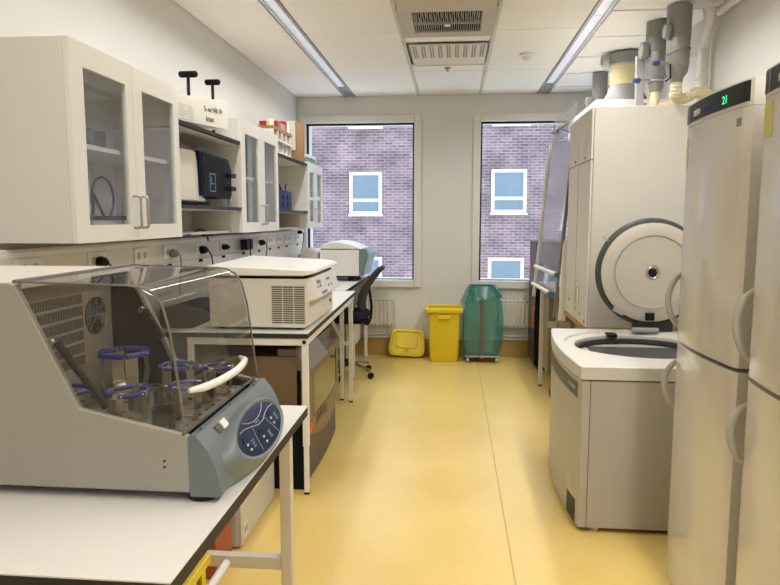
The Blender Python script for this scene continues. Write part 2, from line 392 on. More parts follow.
# ---------------------------------------------------------------- left wall: trunking
tk = thing('cable_trunking', 'white multi-compartment cable trunking running along the left wall below the cabinets', 'cable trunking', (XL, 4, 1.2))
trm = mat('trunk_white', (.70, .67, .62), .45)
B(XL+.001, XL+.058, 1.2, YF-.03, 1.12, 1.385).build('body', trm, tk, bev=.006)
B(XL+.058, XL+.062, 1.2, YF-.03, 1.245, 1.250).build('divider', creamd, tk)
B(XL+.058, XL+.064, 1.2, YF-.03, 1.355, 1.372).build('lid_strip', whitel, tk)
SX = XL+.058
k = 0
for yy in (1.75, 2.38, 2.87, 3.30, 3.65, 4.12, 4.55, 5.0, 5.42, 5.75, 6.05, 6.35, 6.8):
    s_ = B(SX, SX+.008, yy-.075, yy+.075, 1.268, 1.348).build('socket', whitel, tk, bev=.003)
    for dy in (-.035, .035): MB().lathe([(.020, 0), (.020, .002)], (SX+.007, yy+dy, 1.308), 'x', 14).build('socket_well', mat('socket_shadow', (.42, .40, .36), .5), s_)
    B(SX, SX+.003, yy-.03, yy+.03, 1.222, 1.240).build('circuit_label', blackm, tk)
def plug(yy, big=1.0, lab='', col=black, z=1.30, cable=True, drop=.24, dy=.03, side=.03):
    p = thing('power_plug', lab, 'plug', (SX+.02, yy, z), 0, 'plugs in the wall trunking')
    MB().lathe([(.019*big, 0), (.022*big, .012), (.018*big, .035), (.008, .05)], (SX+.0085, yy, z), 'x', 14).build('plug_body', col, p, smooth=True)
    if cable:
        MB().tube([(SX+.05, yy, z), (SX+.065, yy, z-.01), (SX+.068, yy+dy*.3, z-.05), (SX+.05, yy+dy, z-drop*.6), (SX+.03, yy+dy+side, z-drop)], .0045, 8).build('cable', col, p, smooth=True)
plug(2.38, 1.0, 'black plug nearest the camera in the wall trunking, low behind the shaker')
plug(2.87, 1.3, 'black plug in the wall trunking below the left glass cabinet')
plug(3.65, 1.1, 'grey plug with hanging grey cable in the wall trunking', mat('grey_plug', (.22, .21, .19), .5))
plug(4.11, 1.3, 'large black plug with looping cable in trunking below the open shelf', drop=.30, dy=.12)
plug(4.52, 1.0, 'single black plug between the looping cable and the adapter block', cable=False)
plug(5.42, 1.2, 'black plug with thick cable in trunking right of the adapter block', drop=.2)
plug(6.8, 1.0, 'black plug at the far end of the trunking beside the window', z=1.36)
ad = thing('adapter_block', 'pair of black power adapters side by side in the wall trunking', 'power adapter', (SX+.02, 4.98, 1.30))
for dy in (-.045, .045): B(SX+.0085, SX+.065, 4.98+dy-.03, 4.98+dy+.03, 1.262, 1.342).build('adapter', black, ad, bev=.006)
MB().tube([(SX+.06, 4.98, 1.27), (SX+.065, 4.99, 1.2), (SX+.03, 5.0, 1.0)], .005, 8).build('cable', black, ad, smooth=True)
cbl = MB().tube([(-1.40, 3.30, 1.405), (-1.45, 3.55, 1.415), (-1.52, 3.85, 1.44), (-1.56, 4.05, 1.42), (-1.585, 4.14, 1.36)], .006, 8)
solo(cbl.build('power_cable', black, smooth=True), 'black cable arching out from under the left cabinet to the large plug', 'cable')
for (yy, l_) in ((3.78, 'left'), (4.30, 'right')):
    solo(B(XL+.03, XL+.105, yy-.075, yy+.075, 1.3855, 1.4095).build('cable_clip', mat('blue_clip', (.02, .04, .22), .4), bev=.004), 'small blue block on top of the trunking below the open shelf, %s one of two' % l_, 'clip', 'blue blocks on the trunking')

# ---------------------------------------------------------------- wall cabinets
CX0, CX1, CZ0, CZ1 = XL+.001, -1.372, 1.410, 2.138
def handle_mb(x, y, z0, z1, r=.0055, out=.034):
    p = [(x, y, z0)]+[(x+out-.012+.012*math.sin(a), y, z0+.012-.012*math.cos(a)) for a in (0, .5, 1.0, PI/2)]+[(x+out-.012+.012*math.cos(a), y, z1-.012+.012*math.sin(a)) for a in (0, .5, 1.0, PI/2)]+[(x, y, z1)]
    return MB().tube(p, r, 8)
def cabinet(y0, y1, lab, z1=CZ1, gm=cabglass, items=None):
    t = thing('wall_cabinet', lab, 'wall cabinet', (XL, (y0+y1)/2, CZ0), 0, 'glass-door wall cabinets')
    c = MB(); q = .018
    c.box(CX0, CX1, y0, y0+q, CZ0, z1); c.box(CX0, CX1, y1-q, y1, CZ0, z1); c.box(CX0, CX1, y0+q, y1-q, CZ0, CZ0+q); c.box(CX0, CX1, y0+q, y1-q, z1-q, z1); c.box(CX0, CX0+.008, y0+q, y1-q, CZ0+q, z1-q)
    c.build('carcass', white, t, bev=.0015)
    zs = CZ0+.355
    B(CX0+.01, CX1-.02, y0+q, y1-q, zs, zs+.018).build('shelf', whitel, t)
    ym = (y0+y1)/2
    for i, (a, b_) in enumerate(((y0+.001, ym-.0015), (ym+.0015, y1-.001))):
        d = MB(); sw, st, sb = .088, .088, .066; X0, X1 = CX1+.001, CX1+.021
        s0 = sw if i == 0 else .082
        d.box(X0, X1, a, a+s0, CZ0, z1); d.box(X0, X1, b_-.058, b_, CZ0, z1); d.box(X0, X1, a+s0, b_-.058, z1-st, z1); d.box(X0, X1, a+s0, b_-.058, CZ0, CZ0+sb)
        do = d.build('door', whitel, t)
        B(X0+.007, X0+.011, a+s0, b_-.058, CZ0+sb, z1-st).build('pane', gm, do)
        hy = b_-.030 if i == 0 else a+.032
        handle_mb(X1-.001, hy, CZ0+.052, CZ0+.185).build('handle', dsteel, do, smooth=True)
    return t
cabinet(2.258, 3.185, 'nearest glass-door wall cabinet, large at upper left, above the shaker')
cabinet(4.14, 5.04, 'middle glass-door wall cabinet, between the two open shelf bays')
cabinet(6.08, 6.78, 'farthest glass-door wall cabinet, small, in front of the left window', z1=2.03)
def openbay(y0, y1, lab, zt, zsh):
    t = thing('open_shelf_unit', lab, 'shelf', (XL, (y0+y1)/2, CZ0), 0, 'open shelf bays')
    B(CX0, CX1-.01, y0+.002, y1-.002, zt-.02, zt).build('top_board', whitel, t)
    B(CX1-.009, CX1+.018, y0+.002, y1-.002, zt-.016, zt+.004).build('top_edge', edge, t)
    B(CX0, CX1-.01, y0+.002, y1-.002, zsh-.02, zsh).build('shelf_board', whitel, t)
    B(CX1-.009, CX1+.018, y0+.002, y1-.002, zsh-.016, zsh+.004).build('shelf_edge', mat('slate_edge', (.028, .034, .040), .5, spec=.3), t)
    B(CX0, CX0+.012, y0+.002, y1-.002, CZ0, zt-.025).build('back_panel', beigem, t)
    b = MB(); 
    for yy in (y0+.004, y1-.016): b.box(CX0+.013, CX1-.05, yy, yy+.012, CZ0, zsh-.025)
    b.box(CX0+.013, CX1-.06, y0+.02, y1-.02, CZ0, CZ0+.015)
    b.build('bracket', beigem, t)
    return t
openbay(3.187, 4.138, 'open wall shelf bay holding the dark-fronted instrument, between two glass cabinets', 1.985, 1.568)
openbay(5.042, 6.078, 'open wall shelf bay with the cardboard boxes on top, near the window', 2.005, 1.568)
# things inside the first cabinet
solo(B(-1.62, -1.44, 2.53, 2.66, 1.787, 1.86).build('instrument_case', mat('slate', (.10, .11, .13), .5), bev=.01), 'dark wedge-shaped case on the upper shelf of the nearest glass cabinet', 'case')
cc = thing('cable_tray', 'dark shallow tray with an upright loop of black cable, in the nearest glass cabinet', 'tray', (-1.5, 2.7, 1.4285))
B(-1.56, -1.42, 2.50, 2.78, 1.495, 1.512).build('tray', blackm, cc, bev=.004)
B(-1.55, -1.43, 2.51, 2.76, 1.4285, 1.4945).build('box', whitel, cc, bev=.004)
MB().tube(arc((-1.47, 2.66, 1.585), .088, -.9, PI+.5, 22, 'yz'), .005, 8).build('cable', black, cc, smooth=True)
MB().tube([(-1.47, 2.575, 1.51), (-1.47, 2.59, 1.60), (-1.47, 2.66, 1.512)], .006, 8).build('cable', black, cc, smooth=True)
for (y0, y1, z, nm) in ((3.03, 3.10, 1.4285, 'tall'), (2.86, 2.96, 1.4285, 'low')):
    b = MB().lathe([(.030, 0), (.032, .01), (.032, .07), (.016, .09), (.016, .105)], (-1.50, (y0+y1)/2, z), n=16); solo(b.build('lab_bottle', paper, smooth=True), 'white lab bottle on the floor of the nearest glass cabinet, %s one' % ('right' if nm == 'tall' else 'left'), 'bottle', 'bottles in the nearest cabinet')

# items on the first open bay
ZT = 1.990
pb = thing('labelled_box', 'cream box with handwritten note on top of the first open shelf bay', 'box', (-1.5, 3.6, ZT))
def bxf(y, t, x=-1.38):
    f = (y-3.20)/.80; return (x, y, (ZT+.001+.052*f)+t*(.125+.045*f))
MB().hexa([bxf(3.20, 0, -1.47), bxf(3.20, 0), bxf(4.0, 0), bxf(4.0, 0, -1.47)], [bxf(3.20, 1, -1.47), bxf(3.20, 1), bxf(4.0, 1), bxf(4.0, 1, -1.47)]).build('box_body', paper, pb, bev=.002)
MB().hexa([bxf(3.24, .1, -1.381), bxf(3.24, .1, -1.3785), bxf(3.47, .1, -1.3785), bxf(3.47, .1, -1.381)], [bxf(3.24, .8, -1.381), bxf(3.24, .8, -1.3785), bxf(3.47, .8, -1.3785), bxf(3.47, .8, -1.381)]).build('printed_sheet', whitel, pb)
text('note', "Ta  ned  NÄR  DU", mat('ink', (.10, .09, .08), .8), pb, (-1.3785, 3.60, 2.095), (0, 1, .085), (0, 0, 1), .038)
text('note', "bruset", MATS['ink'], pb, (-1.3785, 3.63, 2.043), (0, 1, .085), (0, 0, 1), .046)
m_ = MB()
for r in range(5): m_.box(-1.379, -1.3775, 3.26, 3.33+.02*(r % 3), 2.025+r*.013, 2.028+r*.013); m_.box(-1.379, -1.3775, 3.38, 3.44+.01*(r % 2), 2.03+r*.013, 2.033+r*.013)
m_.build('print_lines', mat('faint_ink', (.5, .48, .44), .8), pb)
for (yy, zt, lab) in ((3.715, 2.312, 'black T-shaped rod handle standing behind the cream box, left one'), (4.10, 2.345, 'black T-shaped rod handle standing behind the cream box, right one')):
    hw = .046 if yy < 4 else .040
    t = thing('t_handle_rod', lab, 'rod', (-1.51, yy, ZT), 0, 'black T-handle rods')
    MB().tube([(-1.51, yy, ZT), (-1.51, yy, zt)], .0095, 10).build('rod', black, t, smooth=True)
    MB().tube([(-1.51-hw-.008, yy, zt+.003), (-1.51-hw, yy, zt+.005), (-1.51+hw, yy, zt+.005), (-1.51+hw+.008, yy, zt+.003)], [.010, .0185, .0185, .010], 12).build('grip', blackm, t, smooth=True)
fb = solo(B(-1.65, -1.53, 3.99, 4.125, ZT, 2.09).build('carton', paper, bev=.003), 'small white carton at the right end of the first open shelf bay top', 'carton')
# instrument with dark front
ins = thing('bench_instrument', 'white bench instrument with dark blue-black front and two black latches on the open shelf', 'instrument', (-1.5, 3.7, 1.5685))
ZI = 1.5925
m_ = MB().prism([(3.30, ZI), (3.66, ZI), (3.66, ZI+.02), (3.615, ZI+.03), (3.53, 1.865), (3.50, 1.872), (3.30, 1.865)], 'x', -1.66, -1.405); m_.build('housing', cream, ins, bev=.012)
m_ = MB().prism([(3.555, ZI+.035), (4.03, ZI+.03), (4.05, ZI+.06), (4.055, 1.80), (4.00, 1.862), (3.535, 1.874)], 'x', -1.66, -1.386); m_.build('front_case', mat('navy_case', (.005, .008, .028), .45, spec=.15), ins, bev=.006)
m_ = MB().prism([(3.575, ZI+.045), (3.92, ZI+.04), (3.92, 1.85), (3.555, 1.862)], 'x', -1.387, -1.383); m_.build('front_panel', mat('charcoal_panel', (.006, .007, .008), .5, spec=.12), ins)
m_ = MB()
for (a, b_, c, d) in ((3.67, 3.675, 1.66, 1.755), (3.755, 3.76, 1.66, 1.755), (3.67, 3.76, 1.755, 1.759), (3.67, 3.76, 1.657, 1.661), (3.69, 3.695, 1.69, 1.74), (3.69, 3.735, 1.70, 1.704)): m_.box(-1.383, -1.3825, a, b_, c, d)
m_.build('panel_outline', mat('blue_line', (.20, .33, .60), .4), ins)
for zz in (1.765, 1.685): B(-1.384, -1.355, 3.955, 4.05, zz-.014, zz+.014).build('latch', black, ins, bev=.005)
m_ = MB(); 
for yy in (3.34, 3.62): m_.lathe([(.012, 0), (.012, .024)], (-1.45, yy, 1.5685), n=12); m_.lathe([(.012, 0), (.012, .024)], (-1.62, yy, 1.5685), n=12)
m_.build('feet', black, ins)
B(-1.66, -1.40, 3.28, 3.70, ZI-.012, ZI-.0005).build('base_plate', blackm, ins)
rk = thing('tube_rack', 'white wire-grid tube rack at the right end of the open shelf', 'rack', (-1.5, 4.08, 1.5685))
m_ = MB()
for a in range(4):
    m_.box(-1.42, -1.416, 4.075, 4.128, 1.5685+a*.042, 1.5725+a*.042)
    m_.box(-1.60, -1.416, 4.075, 4.079, 1.5685+a*.042, 1.5725+a*.042)
for a in range(3): m_.box(-1.42, -1.416, 4.075+a*.0245, 4.079+a*.0245, 1.57, 1.70)
for a in range(6): m_.box(-1.60+a*.036, -1.596+a*.036, 4.075, 4.079, 1.57, 1.70)
m_.build('grid', whitel, rk)
# items on / in the second open bay
Z2 = 2.0095
bx = thing('cardboard_box', 'tall brown cardboard box with paper on its side, on the far open bay', 'cardboard box', (-1.5, 5.9, Z2))
B(-1.64, -1.375, 5.76, 6.065, Z2, 2.35).build('carton', card, bx, bev=.003)
B(-1.50, -1.385, 5.755, 5.759, 2.10, 2.352).build('paper_sheet', paper, bx)
B(-1.52, -1.495, 5.753, 5.759, Z2, 2.35).build('tape', mat('tape', (.5, .32, .16), .4), bx)
wr = thing('storage_rack', 'white two-tier rack of vials on top of the far open shelf bay', 'rack', (-1.5, 5.35, Z2))
m_ = MB()
for z in (Z2, 2.115): m_.box(-1.62, -1.385, 5.10, 5.66, z, z+.012)
for y in (5.10, 5.238, 5.376, 5.514, 5.648): m_.box(-1.62, -1.40, y, y+.012, Z2+.012, 2.115); m_.box(-1.62, -1.40, y, y+.012, 2.127, 2.20)
m_.build('frame', whitel, wr)
m_ = MB()
for k in range(8): m_.lathe([(.022, 0), (.022, .07), (.012, .085)], (-1.43, 5.14+k*.068, Z2+.0125), n=12)
m_.build('vials', cream, wr, smooth=True)
bd = solo(B(-1.62, -1.40, 5.12, 5.70, 2.201, 2.228).build('wooden_tray', card, bev=.003), 'brown flat wooden tray lying on the white two-tier rack', 'tray')
for k, (y, c_, w_, h_, l_) in enumerate(((5.26, red, .04, .055, 'red binder standing left of the grey folders on the wooden tray'), (5.31, card, .045, .05, 'brown folder beside the left red binder'), (5.365, greyl, .07, .05, 'pale grey folder in the middle of the wooden tray row'), (5.445, greyl, .06, .05, 'pale grey folder left of the taller red binder'), (5.515, red, .045, .085, 'taller red binder at the right of the wooden tray row'), (5.57, paper, .08, .08, 'white folder leaning next to the cardboard box'))):
    solo(B(-1.56, -1.41, y, y+w_, 2.2285, 2.2285+h_).build('binder', c_, bev=.003), l_, 'binder', 'binders on the wooden tray')
solo(MB().lathe([(.03, 0), (.03, .04), (.02, .055)], (-1.45, 5.19, 2.2285), n=16).build('roll_of_tape', paper, smooth=True), 'small round white roll at the left end of the wooden tray', 'roll')
bc = thing('blue_case', 'blue plastic tool case with black strap handle on the far open shelf', 'case', (-1.45, 5.5, 1.5725))
B(-1.62, -1.40, 5.14, 5.66, 1.5725, 1.735).build('case_body', mat('blue_case', (.005, .012, .11), .45, spec=.2), bc, bev=.012)
m_ = MB()
for k in range(3):
    for j in range(2): m_.box(-1.402, -1.394, 5.20+k*.15, 5.30+k*.15, 1.60+j*.06, 1.64+j*.06)
m_.build('ribs', MATS['blue_case'], bc, bev=.003)
MB().prism([(5.20, 1.736), (5.62, 1.736), (5.50, 1.79), (5.34, 1.80)], 'x', -1.58, -1.46).build('bag', black, bc, bev=.01)
MB().tube([(-1.44, 5.28, 1.73), (-1.44, 5.31, 1.80), (-1.44, 5.30, 1.84)], .006, 8).build('strap', black, bc, smooth=True)
MB().tube([(-1.44, 5.58, 1.73), (-1.44, 5.60, 1.78), (-1.44, 5.62, 1.80)], .006, 8).build('strap', black, bc, smooth=True)
tb = thing('tip_box', 'small teal and white box on top of the farthest glass cabinet', 'box', (-1.45, 6.4, 2.031))
B(-1.58, -1.39, 6.27, 6.62, 2.031, 2.085).build('box_base', mat('teal_box', (.16, .36, .36), .4), tb, bev=.003)
B(-1.59, -1.38, 6.26, 6.63, 2.0855, 2.115).build('box_lid', whitel, tb, bev=.004)

# ---------------------------------------------------------------- foreground table
TZ = .87
tt = thing('lab_table', 'near laboratory table at lower left carrying the shaker, pale top with dark edge', 'table', (-1.05, 1.6, 0))
TE = -.483; TN = 1.035; TF = 2.125
B(XL+.02, TE-.0, TN, TF, TZ-.003, TZ).build('table_surface', worktop, tt)
B(XL+.02, TE, TN, TF, TZ-.032, TZ-.0035).build('table_board', edge, tt)
fr = MB()
fr.box(XL+.10, TE-.083, TF-.073, TF-.039, .318, .36)
fr.box(XL+.10, TE-.083, TF-.073, TF-.039, TZ-.075, TZ-.033)
fr.box(XL+.10, TE-.083, TN+.033, TN+.066, TZ-.075, TZ-.033)
fr.box(TE-.081, TE-.048, TN+.07, TF-.078, TZ-.075, TZ-.033)
fr.build('frame', beigem, tt, bev=.003)
for (x, y) in ((TE-.082, TF-.075), (XL+.06, TF-.075), (TE-.082, TN+.03), (XL+.06, TN+.03)):
    l = B(x, x+.038, y, y+.038, 0.012, TZ-.0325).build('leg', beigem, tt, bev=.003)
    B(x+.004, x+.034, y+.004, y+.034, 0, .0118).build('foot', black, l)
MB().tube([(-.755, TN+.068, .335), (-.755, TF-.0735, .335)], .014, 12).build('stretcher', whitel, tt, smooth=True)
# things below the table
bk = thing('crate', 'yellow plastic crate with round holes along its rim, on the floor under the near table', 'crate', (-1.0, 1.85, 0))
def crate():
    m = MB(); x0, x1, y0, y1, h = -1.22, -.842, 1.45, 2.03, .325; t = .006
    m.box(x0, x1, y0, y1, 0, .008)
    for a in (0,): pass
    m.box(x0, x0+t, y0, y1, .008, h); m.box(x1-t, x1, y0, y1, .008, .235)
    m.box(x0+t, x1-t, y0, y0+t, .008, h); m.box(x0+t, x1-t, y1-t, y1, .008, .235)
    for k in range(8): y = y0+k*(y1-y0-.03)/7; m.box(x1-t, x1+.002, y, y+.03, .235, .302)
    for k in range(5): x = x0+k*(x1-x0-.03)/4; m.box(x, x+.03, y1-t, y1+.002, .235, .302)
    return m
crate().build('basket_body', yellow, bk, bev=.002)
m_ = MB(); x0, x1, y0, y1 = -1.235, -.825, 1.435, 2.045
m_.box(x1-.022, x1, y0, y1, .30, .328); m_.box(x0, x0+.022, y0, y1, .30, .328); m_.box(x0+.022, x1-.022, y0, y0+.022, .30, .328); m_.box(x0+.022, x1-.022, y1-.022, y1, .30, .328)
m_.build('rim', yellow, bk, bev=.004)
bk.scale.z = 1.13; bk.location.x += .02
cbn = thing('drawer_cabinet', 'low grey-white cabinet with a yellow sticker on the floor between the tables', 'cabinet', (-1.2, 3.0, 0))
B(-1.45, -.962, 2.76, 3.33, .01, .55).build('body', mat('pale_grey_cabinet', (.56, .53, .46), .45), cbn, bev=.004)
B(-.962, -.944, 2.765, 3.325, .012, .547).build('door', MATS['pale_grey_cabinet'], cbn, bev=.002)
m_ = MB().prism([(2.95, .19), (3.06, .20), (3.15, .25), (3.20, .34), (3.11, .36), (3.05, .30), (2.97, .265)], 'x', -.944, -.942); m_.build('sticker', mat('yellow_sticker', (.82, .70, .20), .6), cbn)
m_ = B(-.944, -.942, 2.80, 2.86, .035, .10); m_.build('rating_label', paper, cbn)
m_ = MB(); m_.box(-.942, -.9415, 2.808, 2.824, .05, .088); m_.box(-.942, -.9415, 2.834, 2.850, .05, .088); m_.build('label_marks', greyd, cbn)
solo(B(-1.30, -1.09, 2.45, 2.70, .0, .16).build('red_box', red, bev=.004), 'red box on the floor beneath the near table beside the grey-white cabinet', 'box')
solo(B(-1.085, -.965, 2.50, 2.70, .0, .20).build('rust_red_box', mat('rust', (.36, .07, .03), .5), bev=.004), 'rust-red box right of the red box beneath the near table', 'box')
solo(B(-1.30, -.965, 2.46, 2.71, .201, .30).build('dark_box', mat('olive', (.07, .06, .04), .6), bev=.004), 'dark olive box lying on the red boxes beneath the near table', 'box')

# ---------------------------------------------------------------- incubator shaker
SY0, SY1 = 1.352, 1.885; ZB = TZ+.022
sh = thing('incubator_shaker', 'large beige orbital shaker with clear smoked lid and grey-green control console on the near table', 'shaker', (-.98, 1.62, TZ))
skin = mat('shaker_skin', (.335, .315, .275), .42, noise=.02)
XBK = -1.42
def side(y0, y1, nm, m=skin):
    p = [(XBK, ZB), (-.577, ZB), (-.577, 1.022), (-.827, 1.077), (-.962, 1.352), (-.975, 1.358), (XBK, 1.358)]
    return MB().prism(p, 'y', y0, y1).build(nm, m, sh, bev=.003)
s1 = side(SY0, SY0+.018, 'side_panel'); s2 = side(SY1-.018, SY1, 'side_panel')
m_ = MB()
for z in (.950, .964): m_.lathe([(.0030, 0), (.0030, .0012)], (-.633, SY0-.0008, z), 'y', 10)
m_.build('screw', black, s1)
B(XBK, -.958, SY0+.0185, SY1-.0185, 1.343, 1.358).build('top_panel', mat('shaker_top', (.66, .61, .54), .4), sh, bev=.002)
B(XBK, -.58, SY0+.0185, SY1-.0185, ZB, ZB+.02).build('base', skin, sh)
B(XBK, XBK+.02, SY0+.0185, SY1-.0185, ZB+.0205, 1.342).build('back_panel', skin, sh)
# inner chamber
XC = -1.015
inner = mat('chamber_grey', (.36, .32, .26), .5)
ib = B(XC-.01, XC, SY0+.019, SY1-.03, 1.0, 1.342).build('chamber_back', inner, sh)
m_ = MB()
for r in range(6):
    for c in range(24):
        y = SY0+.10+c*.0105; z = 1.10+r*.034
        m_.box(XC, XC+.0015, y, y+.006, z, z+.026)
m_.build('vent_slots', greyvoid, ib)
m_ = MB().lathe([(.052, 0), (.052, .003)], (XC, 1.765, 1.227), 'x', 28); m_.build('fan_opening', blackm, ib)
m_ = MB()
for r_ in (.014, .024, .034, .044, .053): m_.tube([(XC+.005, 1.765+r_*math.cos(a), 1.227+r_*math.sin(a)) for a in [2*PI*k/24 for k in range(24)]], .0013, 6, closed=True)
for k in range(4): a = k*PI/4; m_.tube([(XC+.005, 1.765-.053*math.cos(a), 1.227-.053*math.sin(a)), (XC+.005, 1.765+.053*math.cos(a), 1.227+.053*math.sin(a))], .0012, 6)
m_.build('fan_guard', dsteel, ib, smooth=True)
MB().prism([(XC, 1.0), (-.60, 1.0), (-.60, 1.018), (-.84, 1.074), (-.965, 1.342), (XC, 1.342)], 'y', SY1-.028, SY1-.019).build('chamber_side', mat('chamber_black', (.010, .0095, .009), .5, spec=.2), sh)
B(XC, -.60, SY0+.019, SY1-.03, .985, .995).build('chamber_floor', blackm, sh)
# orbital platform with clamps
PZ = 1.012
pl = B(-1.005, -.612, SY0+.035, SY1-.05, .9955, PZ).build('platform', dsteel, sh, bev=.002)
m_ = MB()
for i in range(10):
    for j in range(10): m_.lathe([(.005, 0), (.005, .001)], (-.985+i*.040, SY0+.06+j*.044, PZ), 'z', 8, cap=True)
m_.build('platform_holes', blackm, pl)
fsteel = mat('clamp_steel', (.50, .46, .38), .3, metal=.85)
def clamp_parts(cx, cy, s=1.0, flask=True, rot=0.0):
    c = MB().lathe([(.034*s, 0), (.036*s, .004), (.034*s, .005)], (cx, cy, PZ), n=20)
    h = .088*s; rr = .046*s
    for k in range(4):
        a = rot+PI/4+k*PI/2; ca, sa = math.cos(a), math.sin(a); tx, ty = -sa*.013*s, ca*.013*s
        pr_ = [(.032*s, .002), (.043*s, .022*s), (.047*s, .05*s), (.044*s, h)]
        for (q0, q1) in zip(pr_[:-1], pr_[1:]):
            A = [(cx+ca*q0[0]-tx, cy+sa*q0[0]-ty, PZ+q0[1]), (cx+ca*q0[0]+tx, cy+sa*q0[0]+ty, PZ+q0[1]), (cx+ca*(q0[0]+.0015)+tx, cy+sa*(q0[0]+.0015)+ty, PZ+q0[1]), (cx+ca*(q0[0]+.0015)-tx, cy+sa*(q0[0]+.0015)-ty, PZ+q0[1])]
            Bq = [(cx+ca*q1[0]-tx, cy+sa*q1[0]-ty, PZ+q1[1]), (cx+ca*q1[0]+tx, cy+sa*q1[0]+ty, PZ+q1[1]), (cx+ca*(q1[0]+.0015)+tx, cy+sa*(q1[0]+.0015)+ty, PZ+q1[1]), (cx+ca*(q1[0]+.0015)-tx, cy+sa*(q1[0]+.0015)-ty, PZ+q1[1])]
            c.hexa(A, Bq)
    return c, h
def flask_clamp(cx, cy, s, lab, rot=0.0):
    t = thing('flask_clamp', lab, 'flask clamp', (cx, cy, PZ), 0, 'flask clamps on the shaker platform')
    c, h = clamp_parts(cx, cy, s, rot=rot); c.build('clamp_frame', fsteel, t)
    # blue sleeved hexagonal spring ring, gaps show steel
    z = PZ+h+.004; R_ = .053*s; pts = [(cx+R_*math.cos(rot+k*PI/3), cy+R_*math.sin(rot+k*PI/3), z) for k in range(6)]
    m = MB()
    for k in range(6): a, b_ = Vector(pts[k]), Vector(pts[(k+1) % 6]); m.tube([a.lerp(b_, .04), a.lerp(b_, .93)], .0058*s, 8)
    m.build('spring_sleeve', bluep, t, smooth=True)
    MB().tube(pts, .0022, 6, closed=True).build('spring', steel, t, smooth=True)
    m = MB()
    for k in range(4):
        a = rot+PI/4+k*PI/2; ca, sa = math.cos(a), math.sin(a); x, y = cx+ca*.047*s, cy+sa*.047*s
        m.box(x-.008, x+.008, y-.007, y+.007, PZ+h-.003, PZ+h+.0095)
    m.build('hook_cap', steel, t, bev=.002)
    return t
cl = [(-.905, 1.71, 1.30, 'largest flask clamp with blue spring ring, far left of the shaker below the fan'),
      (-.745, 1.70, .95, 'flask clamp with blue ring in the far row, middle, behind the lid edge'),
      (-.755, 1.435, .92, 'flask clamp with blue ring in the near middle of the shaker platform'),
      (-.900, 1.44, .90, 'flask clamp with blue ring at left of the platform, behind the black lid strut'),
      (-.657, 1.545, .80, 'flask clamp with blue ring near the console, behind the white handle middle'),
      (-.655, 1.755, .80, 'flask clamp with blue ring at the far right, behind the white lid handle')]
for i, (x, y, s, l) in enumerate(cl):
    flask_clamp(x, y, s, l, rot=.35*(i % 3))
# low glass vessels standing between the clamps
for i, (x, y, l) in enumerate(((-.655, 1.650, 'empty glass beaker on the platform beside the console, between two small clamps'), (-.795, 1.565, 'empty glass beaker at the centre of the shaker platform'), (-.665, 1.425, 'empty glass beaker in the near right corner of the platform'), (-.735, 1.585, 'empty glass beaker right of the one at the platform centre'))):
    y = min(y, 1.80)
    g = MB().lathe([(.0255, 0), (.0265, .003), (.0265, .050), (.028, .053), (.025, .051), (.025, .005), (0.001, .004)], (x, y, PZ+.0005), n=24, cap=False)
    solo(g.build('beaker', clear, smooth=True), l, 'beaker', 'glass beakers on the shaker platform')
# lid
LZ = 1.352
prof = [(-.965, 1.358), (-.70, 1.352), (-.668, 1.348), (-.643, 1.335), (-.628, 1.312), (-.612, 1.25), (-.585, 1.028)]
m_ = MB()
def off(p, d=.004):
    out = []
    for i, q in enumerate(p):
        a = p[max(i-1, 0)]; b_ = p[min(i+1, len(p)-1)]; t = Vector((b_[0]-a[0], b_[1]-a[1])).normalized(); n = Vector((-t.y, t.x)); out.append((q[0]+n.x*d, q[1]+n.y*d))
    return out
P2 = off(prof)
y0, y1 = SY0-.001, SY1+.001
np_ = len(prof); shell = [(x, y0, z) for x, z in prof]+[(x, y1, z) for x, z in prof]+[(x, y0, z) for x, z in P2]+[(x, y1, z) for x, z in P2]
sf = []
for i in range(np_-1): sf += [(i, i+1, np_+i+1, np_+i), (2*np_+i, 3*np_+i, 3*np_+i+1, 2*np_+i+1), (i, 2*np_+i, 2*np_+i+1, i+1), (np_+i, np_+i+1, 3*np_+i+1, 3*np_+i)]
sf += [(0, np_, 3*np_, 2*np_), (np_-1, 3*np_-1, 4*np_-1, 2*np_-1)]
m_.add(shell, sf)
lid = m_.build('lid', smoke, sh, smooth=True)
cheek = [(-.962, 1.355), (-.70, 1.350), (-.668, 1.346), (-.645, 1.333), (-.63, 1.312), (-.614, 1.25), (-.588, 1.030), (-.824, 1.082)]
MB().prism(cheek, 'y', SY0+.001, SY0+.005).build('lid_cheek', smoke, lid)
MB().prism(cheek, 'y', SY1-.005, SY1-.001).build('lid_cheek', smoke, lid)
rimm = mat('acrylic_rim', (.15, .135, .12), .3)
for yy in (SY0-.001, SY1+.001):
    MB().tube([(x, yy, z) for x, z in P2], .0028, 6).build('lid_rim', rimm, lid, smooth=True)
MB().tube([(-.588, SY0, 1.026), (-.588, SY1, 1.026)], .004, 6).build('lid_rim', rimm, lid, smooth=True)
B(-.985, -.968, SY0+.03, SY1-.02, 1.3585, 1.3625).build('hinge_slot', blackm, sh)
B(-.966, -.955, SY0+.01, SY1-.01, 1.3585, 1.366).build('hinge_bar', dsteel, sh)
# white grab handle on the lid front
hp = []
for k in range(13):
    t = k/12; y = 1.40+t*(1.765-1.40); o_ = math.sin(PI*t)**.5*.042; z = 1.112
    hp.append((-.592+o_, y, z))
MB().tube(hp, [.006]+[.0095]*11+[.006], 12).build('lid_handle', whitel, lid, smooth=True)
